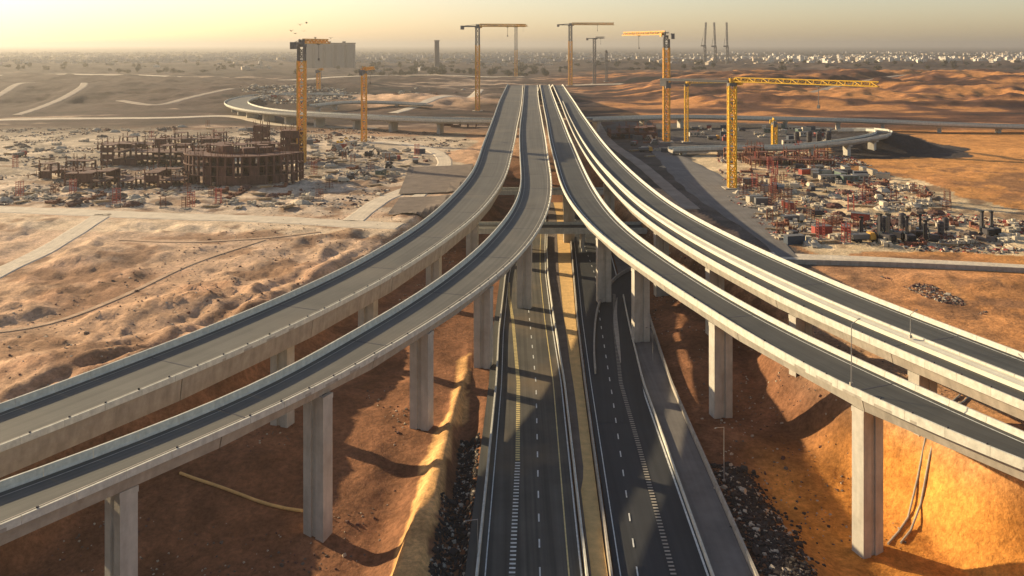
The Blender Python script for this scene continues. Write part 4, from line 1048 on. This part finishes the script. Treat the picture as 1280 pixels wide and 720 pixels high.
# loose rubble nobody could count
def rubble(name, poly_or_fn, n, mats, size, z=None, label=None, seed=1):
    r = random.Random(seed); m = MB(); XY = []
    if callable(poly_or_fn): XY = [poly_or_fn(r) for _ in range(n)]
    else:
        P_ = [at(*p) for p in poly_or_fn]; x0, x1 = min(p[0] for p in P_), max(p[0] for p in P_); y0, y1 = min(p[1] for p in P_), max(p[1] for p in P_)
        rs = np.random.RandomState(seed); X = rs.uniform(x0, x1, n*6); Y = rs.uniform(y0, y1, n*6)
        dn = fbm(X, Y, 14, 3, seed+5) > .06
        k = inpoly(X, Y, P_) & dn
        for t, w in TRACKS.values(): k &= seg_dist(X, Y, t) > w/2+.6
        XY = list(zip(X[k][:n], Y[k][:n]))
    A = np.array(XY); Z = height(A[:, 0], A[:, 1])
    for (x, y), zz in zip(XY, Z):
        s = r.uniform(*size)*(1+(.8 if r.random() < .08 else 0)); M4 = Matrix.Translation((x, y, zz)) @ Matrix.Rotation(r.uniform(0, 6.3), 4, 'Z') @ Matrix.Rotation(r.uniform(-.5, .5), 4, 'X')
        a, b, c = s*r.uniform(.5, 1), s*r.uniform(.4, 1), s*r.uniform(.3, .8); t = r.uniform(.5, .9)
        vs = [M4 @ Vector(p) for p in ((-a,-b,-c),(a,-b,-c),(a,b,-c),(-a,b,-c),(-a*t,-b*t,c),(a*t,-b*r.uniform(.4,1),c*r.uniform(.6,1)),(a*t,b*t,c),(-a*t,b*r.uniform(.4,1),c*r.uniform(.6,1)))]
        m.add(vs, [(0,3,2,1),(4,5,6,7),(0,1,5,4),(1,2,6,5),(2,3,7,6),(3,0,4,7)], r.randrange(len(mats)))
    o = m.build(name, [M[k] for k in mats]); tag(o, label, 'rubble', kind='stuff'); return o
rubble('rubble', [(0,160),(480,160),(590,172),(560,205),(470,262),(0,258)], 6500, ['rock_pale','dark_plot','brown_frame','brown_frame','dark_plot','track','dark_metal'], (.25, .85), label='pale and dark rubble strewn over the left site', seed=3)
rubble('rubble', [(895,185),(1060,195),(1200,252),(1320,280),(1320,318),(985,312),(905,245)], 6500, ['rock_pale','track','block','dark_metal','dark_plot','red','rust','rust'], (.2, .8), label='pale and dark rubble strewn over the right site', seed=4)
rubble('rubble', [(300,118),(460,118),(450,134),(310,134)], 1600, ['block','rock_pale','dark_plot'], (.8, 2.2), label='rubble inside the loop of the curved viaduct', seed=6)
rubble('rubble', [(1100,345),(1260,352),(1230,395),(1160,375)], 700, ['dark_plot','brown_frame','brown_frame','rock_pale'], (.12, .4), label='stony patch right of the rightmost deck', seed=7)
def chan(r):
    Y = 100+r.random()**1.2*62; a = -11.2 if Y < 140 else -9.5; return (r.uniform(a, -5.9), Y)
rubble('rubble', chan, 2600, ['rock_dark']*7+['rock_pale'], (.13, .38), label='black and white broken rock in the channel left of the highway', seed=8)
def gul(r):
    t = r.random(); y = 585+t*150; x = 915+ (t*75) + r.gauss(0, .45)*(28+22*math.sin(t*3.1)); return at(x, y, -1)
rubble('rubble', gul, 3000, ['rock_dark']*9+['rock_pale'], (.14, .42), label='black gully rock with white stones right of the highway', seed=9)
def scr(r):
    Y = r.uniform(140, 330); return (float(np.interp(Y, *AL))-LB_OFF-r.random()*60, Y)
rubble('rubble', scr, 1500, ['brown_frame','rock_pale','dark_plot'], (.1, .3), label='stones scattered over the sandy land left of the decks', seed=10)

def flo(r):
    while True:
        Y = r.uniform(95, 300); x = r.uniform(float(np.interp(Y, *AL))-5, float(np.interp(Y, *DR))+5)
        if (x < -19 or x > 36) and vn(np.array([x/9]), np.array([Y/9]), 5)[0] > -.1: return (x, Y)
rubble('rubble', flo, 3200, ['brown_frame','dark_plot','rock_pale'], (.07, .26), label='small stones strewn over the floor of the brown cutting', seed=12)

# ------------------------------------------------------------------ pipes, lamp posts, wall, birds
def pipe(name, pts, r, mat, label):
    m = MB(); P_ = [(x, y, hz1(x, y)+r*.9) for x, y in pts]
    for a, b in zip(P_[:-1], P_[1:]): m.bar(a, b, r, n=8)
    tag(m.build(name, mat), label, 'pipe')
for k, off in enumerate((0, 1.3)):
    a, b = at(1110+off*4, 650, 0), at(1200+off*4, 566, 0)
    pts = [(a[0]+(b[0]-a[0])*t+off, a[1]+(b[1]-a[1])*t) for t in np.linspace(0, 1, 9)]
    pipe('pipe', pts, .16, M['concrete'], ['left one of two pale pipes behind the nearest right pier', 'right one of two pale pipes behind the nearest right pier'][k])
a, b = at(225, 590, -2), at(378, 628, -2)
pipe('pipe', [(a[0]+(b[0]-a[0])*t, a[1]+(b[1]-a[1])*t) for t in np.linspace(0, 1, 9)], .25, M['tan'], 'tan pipe on the brown floor beside the nearest left pier')
def lamp(x, y, z, h, label, arm=(1,0)):
    root = empty('lamp_post', (x, y, z), 0, label, 'lamp post', 'lamp posts beside the roads')
    m = MB(); m.bar((0,0,0), (0,0,h), .09, n=8, r2=.05); m.build('post', M['metal'], root)
    m = MB(); m.bar((0,0,h-.05), (arm[0]*1.8, arm[1]*1.8, h+.35), .05); m.build('arm', M['metal'], root)
    m = MB(); m.obox((arm[0]*2.0, arm[1]*2.0, h+.3), .5, .2, .1, math.atan2(arm[1], arm[0])); m.build('lamp_head', M['crane_grey'], root)
    m = MB(); m.box(-.22, .22, -.22, .22, -.05, .4); m.build('post_base', M['concrete'], root)
def deckpt(k, px, side, off=.2):
    d = DK[k]; best = None
    for j in range(len(d['P'])):
        p = d['P'][j]; t = side*(d['W'][j]/2-off); x = p[0]+d['N'][j][0]*t; y = p[1]+d['N'][j][1]*t
        if y < 40: continue
        e = abs(pix(x, y, p[2])[0]-px)
        if best is None or e < best[0]: best = (e, x, y, p[2])
    return best[1:]
for k, px, sd, h, lb in (('C',1066,-1,9,'tall thin lamp post on the left parapet of the third deck'),
                         ('D',1137,-.35,4,'thin lamp post rising from the pale median')):
    x, y, z = deckpt(k, px, sd); lamp(x, y, z+1.0, h if k != 'D' else 4, lb, (.8,.6))
for x, y, hh, lb in ((905,600,9,'slim post on the slope between highway and right pier'),(816,452,8,'slim post near the second right pier'),(597,700,6,'low lamp post left of the highway')):
    X, Y = at(x, y, 0); lamp(X, Y, hz1(X, Y), hh, lb, (-.8, -.6))
p0 = frames([at(958,329),at(1100,333),at(1200,337),at(1340,344)], 5.)
P_ = p0['P']; P_[:, 2] = height(P_[:, 0], P_[:, 1]); tag(sweep(p0, [(.5,-.2,-.5),(.5,-.2,1.3),(.5,.2,1.3),(.5,.2,-.5)], 'boundary_wall', M['concrete'], seg=5., gap=.04), 'low straight boundary wall beside the pale service road at right', 'wall')

def bird_mesh(seed):
    r = random.Random(seed); bm = bmesh.new()
    pts = [(-.3,0,0),(-.12,0,.02),(.1,0,.03),(.26,0,.05),(.36,0,.04)]; rad = [.01,.07,.09,.05,.012]; n = 8; rings = []
    for p, q in zip(pts, rad): rings.append([bm.verts.new((p[0], q*math.cos(2*math.pi*k/n), p[2]+q*math.sin(2*math.pi*k/n))) for k in range(n)])
    for a, b in zip(rings[:-1], rings[1:]):
        for k in range(n): bm.faces.new((a[k], a[(k+1) % n], b[(k+1) % n], b[k]))
    bm.faces.new(rings[0][::-1]); bm.faces.new(rings[-1])
    up = r.uniform(.05, .3)
    for s in (-1, 1):
        q = [(.16,s*.06,.06),(-.08,s*.06,.05),(-.06,s*.34,.05+up),(.12,s*.32,.06+up),(-.1,s*.68,.02+up*.8),(.0,s*.62,.03+up*.8)]
        t = [bm.verts.new(p) for p in q]; u = [bm.verts.new((p[0], p[1], p[2]-.018)) for p in q]
        for F_ in ((0,1,2,3),(3,2,4,5)):
            bm.faces.new([t[i] for i in F_]); bm.faces.new([u[i] for i in F_][::-1])
        for a_, b_ in ((0,1),(1,2),(2,4),(4,5),(5,3),(3,0)): bm.faces.new((t[a_], t[b_], u[b_], u[a_]))
    t = [bm.verts.new(p) for p in ((-.26,-.02,0),(-.26,.02,0),(-.48,.09,.0),(-.48,-.09,.0))]; bm.faces.new(t)
    bmesh.ops.recalc_face_normals(bm, faces=bm.faces)
    me = bpy.data.meshes.new('bird'); bm.to_mesh(me); bm.free(); me.materials.append(M['feather']); return me
BM_ = [bird_mesh(i) for i in range(3)]
BL = ['dark bird lowest left of the flock over the thick orange crane','dark bird just right of the lowest left one','dark bird high in the flock, left of the topmost','topmost dark bird of the flock over the crane','dark bird right in the middle of the flock','lone dark bird low over the left of the grey block','lone dark bird low over the middle of the grey block']
for i, (x, y) in enumerate(((364,39),(369,42),(375,31.5),(383,29),(380,39),(394,48),(413.5,48))):
    Y = 300.0+i*8; o = link('bird', BM_[i % 3], ((x-640)*Y/F, Y, H-(y-HZ)*Y/F), rng.uniform(-.6,.6)+(0 if i % 2 else math.pi/2), scale=(1.5,)*3); tag(o, BL[i], 'bird', 'birds over the left crane')

# ------------------------------------------------------------------ far town and trees
def mk_house(w, dd, h, wall, seed):
    r = random.Random(seed); m = MB(); m.box(-w/2, w/2, -dd/2, dd/2, -2, h, 0); m.box(-w/2-.3, w/2+.3, -dd/2-.3, dd/2+.3, h, h+.7, 1)
    m.box(-w*.2, w*.15, -dd*.2, dd*.2, h+.7, h+3.2, 0)
    nf = max(1, int(h/3.3)); nb = max(2, int(w/4))
    for f in range(nf):
        for i in range(nb):
            x = -w/2+w*(i+.5)/nb; z = f*3.3+1.0
            m.box(x-.8, x+.8, -dd/2-.08, -dd/2-.01, z, z+1.6, 2)
    return m.mesh('house', [M[wall], M['roof'], M['glass']])
HM = [mk_house(*a) for a in ((18,12,7,'facade_white',1),(14,12,10,'facade_white',2),(24,13,10,'facade_cream',3),(20,14,14,'facade_white',4),(30,14,7,'facade_cream',5),(16,12,7,'facade_grey',6))]
HN = ['small white flat roofed house','white three storey house','cream apartment house','taller white apartment house','long low cream house','small grey house']
def town(n, x0, x1, y0, y1, where, group, ids, s0=.8, s1=1.25):
    got = []
    tries = 0
    while len(got) < n and tries < n*30:
        tries += 1
        x = rng.uniform(x0, x1); t = rng.random(); y = y0+(y1-y0)*t
        X, Y = at(x, y)
        if vn(X/260, Y/260, 77) < -.35: continue
        if any(abs(X-a) < 20 and abs(Y-b) < 20 for a, b in got): continue
        got.append((X, Y)); i = rng.choice(ids)
        o = link('house', HM[i], (X, Y, hz1(X, Y)), rng.choice([0, .2, -.3, .5]), scale=(rng.uniform(s0, s1), 1, rng.uniform(s0, s1)))
        tag(o, f'{HN[i]} {where}', 'house', group); placed.append(o)
town(160, 960, 1310, 72.5, 84, 'in the pale town on the right skyline', 'houses of the town on the right', [0,1,2,3,4], .7, 1.1)
town(45, 780, 960, 74, 86, 'in the town behind the thin crane masts', 'houses of the town behind the masts', [0,1,2,4,5], .6, 1.0)
town(54, -40, 370, 74, 89, 'in the hazy town on the left', 'houses of the hazy town on the left', [0,2,4,5,5], .6, 1.0)
town(40, 450, 780, 74, 90, 'in the hazy town behind the decks', 'houses of the hazy town in the middle', [2,4,5,5], .6, 1.0)
def mk_tree(seed, h=9, w=9):
    r = random.Random(seed); m = MB(); m.bar((0,0,-1), (0,0,h*.55), .45, 1, n=6, r2=.2)
    for k in range(5): a = r.uniform(0, 6.3); m.bar((0,0,h*.35), (math.cos(a)*w*.3, math.sin(a)*w*.3, h*.65), .18, 1, r2=.06)
    for k in range(420):
        while True:
            p = (r.uniform(-1,1), r.uniform(-1,1), r.uniform(-1,1)); q = sum(c*c for c in p)
            if q < 1 and r.random() < .25+.75*q: break
        g = 1+.35*math.sin(p[0]*4+seed)+.2*math.sin(p[1]*5+seed*2)
        c = Vector((p[0]*w/2*g, p[1]*w/2*g, h*.62+p[2]*h*.4*g)); s = r.uniform(.45, .95)
        n = Vector((r.uniform(-1,1), r.uniform(-1,1), r.uniform(-.2,1))).normalized(); t = n.orthogonal().normalized(); b = n.cross(t)
        m.add([c-t*s-b*s*.6, c+t*s-b*s*.6, c+t*s*.7+b*s*.6, c-t*s*.7+b*s*.6], [(0,1,2,3)], 0)
    return m.mesh('tree', [M['leaf'], M['bark']])
TM = [mk_tree(1), mk_tree(2, 12, 9), mk_tree(3, 7, 12)]
TN = ['round dusty tree','taller dusty tree','low spreading dusty tree']
def trees(n, x0, x1, y0, y1, where, group, s=1.0):
    for _ in range(n):
        x = rng.uniform(x0, x1); y = rng.uniform(y0, y1); X, Y = at(x, y); X += rng.uniform(-20, 20); i = rng.randrange(3)
        k = s*rng.uniform(.8, 1.5); o = link('tree', TM[i], (X, Y, hz1(X, Y)), rng.uniform(0, 6), scale=(k*1.3, k*1.3, k)); tag(o, f'{TN[i]} {where}', 'tree', group); placed.append(o)
trees(110, 450, 700, 82, 96, 'behind the far end of the decks', 'trees behind the decks', .8)
trees(45, 700, 900, 80, 92, 'behind the cranes on the right of the decks', 'trees behind the right cranes', .75)
trees(60, 0, 440, 80, 93, 'before the hazy town on the left', 'trees on the left', .7)
trees(40, 950, 1280, 84, 92, 'before the pale town on the right', 'trees on the right', .8)
# far wood that reads as one mass
r_ = random.Random(99); m = MB()
for k in range(2600):
    x = r_.uniform(-100, 1380); y = 66+r_.random()**1.5*14 if x < 850 else 66+r_.random()*6; X, Y = at(x, y)
    s = r_.uniform(3, 7); m.lump((X, Y, PLAIN+s*.4), s*r_.uniform(1, 2.6), s, s*r_.uniform(.5, .9), 0, k, 6, 3, .3)
tag(m.build('far_wood', M['leaf']), 'dim belt of trees and scrub along the horizon', 'wood', kind='stuff')

m = MB()
for k in range(3600):
    x = r_.uniform(-120, 1400); y = 66.5+r_.random()**1.3*(13 if x < 850 else 9); X, Y = at(x, y); X += r_.uniform(-60, 60)
    if vn(X/300, Y/500, 12) < -.2: continue
    a, h = r_.uniform(8, 24), r_.choice([5, 7, 8, 11, 14]); m.obox((X, Y, PLAIN-2), a, r_.uniform(8, 14), h+2, r_.choice([0, .3, -.2]), r_.choice([0, 1, 1, 2, 2]) if x > 850 else 2)
tag(m.build('distant_city', [M['facade_white'], M['facade_cream'], M['facade_grey']]), 'low hazy city sprawling below the horizon', 'city', kind='stuff')

# ------------------------------------------------------------------ haze
m = MB(); m.box(-46500, 46500, -160, 46200, -9, 142)
hm = bpy.data.materials.new('haze'); hm.use_nodes = True; nt = hm.node_tree
for n in list(nt.nodes): nt.nodes.remove(n)
out = nt.nodes.new('ShaderNodeOutputMaterial'); pv = nt.nodes.new('ShaderNodeVolumePrincipled')
pv.inputs['Color'].default_value = (.52,.50,.47,1); pv.inputs['Density'].default_value = HAZE = .00012; pv.inputs['Anisotropy'].default_value = .45
nt.links.new(pv.outputs[0], out.inputs['Volume'])
o = m.build('haze', hm); tag(o, kind='stuff')

# ------------------------------------------------------------------ unique labels for look-alikes
ORD = ['first','second','third','fourth','fifth','sixth','seventh','eighth','ninth','tenth','eleventh','twelfth','thirteenth','fourteenth','fifteenth','sixteenth']
_t = ['twenty','thirty','forty','fifty']; _o = ['first','second','third','fourth','fifth','sixth','seventh','eighth','ninth']
ORD += ['seventeenth','eighteenth','nineteenth','twentieth'] + [f'{a}-{b}' if b else c for a, c in zip(_t, ('twentieth','thirtieth','fortieth','fiftieth')) for b in _o+['']][:9]
ORD = ORD[:20] + sum([[f'{a}-{b}' for b in _o]+[n] for a, n in zip(_t, ('thirtieth','fortieth','fiftieth','sixtieth'))], [])
bk = {}
for o in placed: bk.setdefault(o['label'], []).append(o)
for lb, os_ in bk.items():
    if len(lb.split()) > 12: lb = lb.replace(' the ', ' ')
    if 1 < len(os_) <= 58 and len(lb.split()) <= 12:
        os_.sort(key=lambda o: o.location.x/o.location.y)
        for i, o in enumerate(os_):
            o['label'] = lb+', '+('leftmost of these' if i == 0 else 'rightmost of these' if i == len(os_)-1 else ORD[i]+' from the left')

# ------------------------------------------------------------------ camera, light
cam = bpy.data.cameras.new('camera'); co = bpy.data.objects.new('camera', cam); COL.objects.link(co); sc.camera = co
co.location = (0, 0, H); co.rotation_euler = (R(90), 0, 0)
cam.sensor_width = 36; cam.lens = 36*F/1280; cam.shift_y = -(360-HZ)/1280; cam.clip_start = .5; cam.clip_end = 90000
w = bpy.data.worlds.new('World'); sc.world = w; w.use_nodes = True; nt = w.node_tree
bg = nt.nodes['Background']; sky = nt.nodes.new('ShaderNodeTexSky'); sky.sky_type = 'NISHITA'; sky.sun_disc = False
sd = Vector((SUN_DIR[0], SUN_DIR[1], 0)).normalized()
sky.sun_elevation = R(SUN_EL); sky.sun_rotation = math.atan2(sd.x, sd.y); sky.dust_density = 1; sky.air_density = 1; sky.ozone_density = 1; sky.altitude = 100
tint = nt.nodes.new('ShaderNodeMix'); tint.data_type = 'RGBA'; tint.blend_type = 'MULTIPLY'; tint.inputs[0].default_value = 1; tint.inputs[7].default_value = (.98,.885,.87,1)
nt.links.new(sky.outputs[0], tint.inputs[6]); nt.links.new(tint.outputs[2], bg.inputs[0]); bg.inputs[1].default_value = .09
s = bpy.data.lights.new('sun', 'SUN'); s.energy = 5.0; s.angle = R(.5); s.color = (1.0,.80,.50)
so = bpy.data.objects.new('sun', s); COL.objects.link(so)
dirv = Vector((sd.x*math.cos(R(SUN_EL)), sd.y*math.cos(R(SUN_EL)), math.sin(R(SUN_EL))))
so.rotation_euler = dirv.to_track_quat('Z', 'Y').to_euler()
sc.view_settings.view_transform = 'Standard'; sc.view_settings.look = 'None'; sc.view_settings.exposure = .92; sc.view_settings.gamma = 1
sc.cycles.volume_bounces = 1; sc.cycles.max_bounces = 6
print('objects', len(bpy.data.objects))
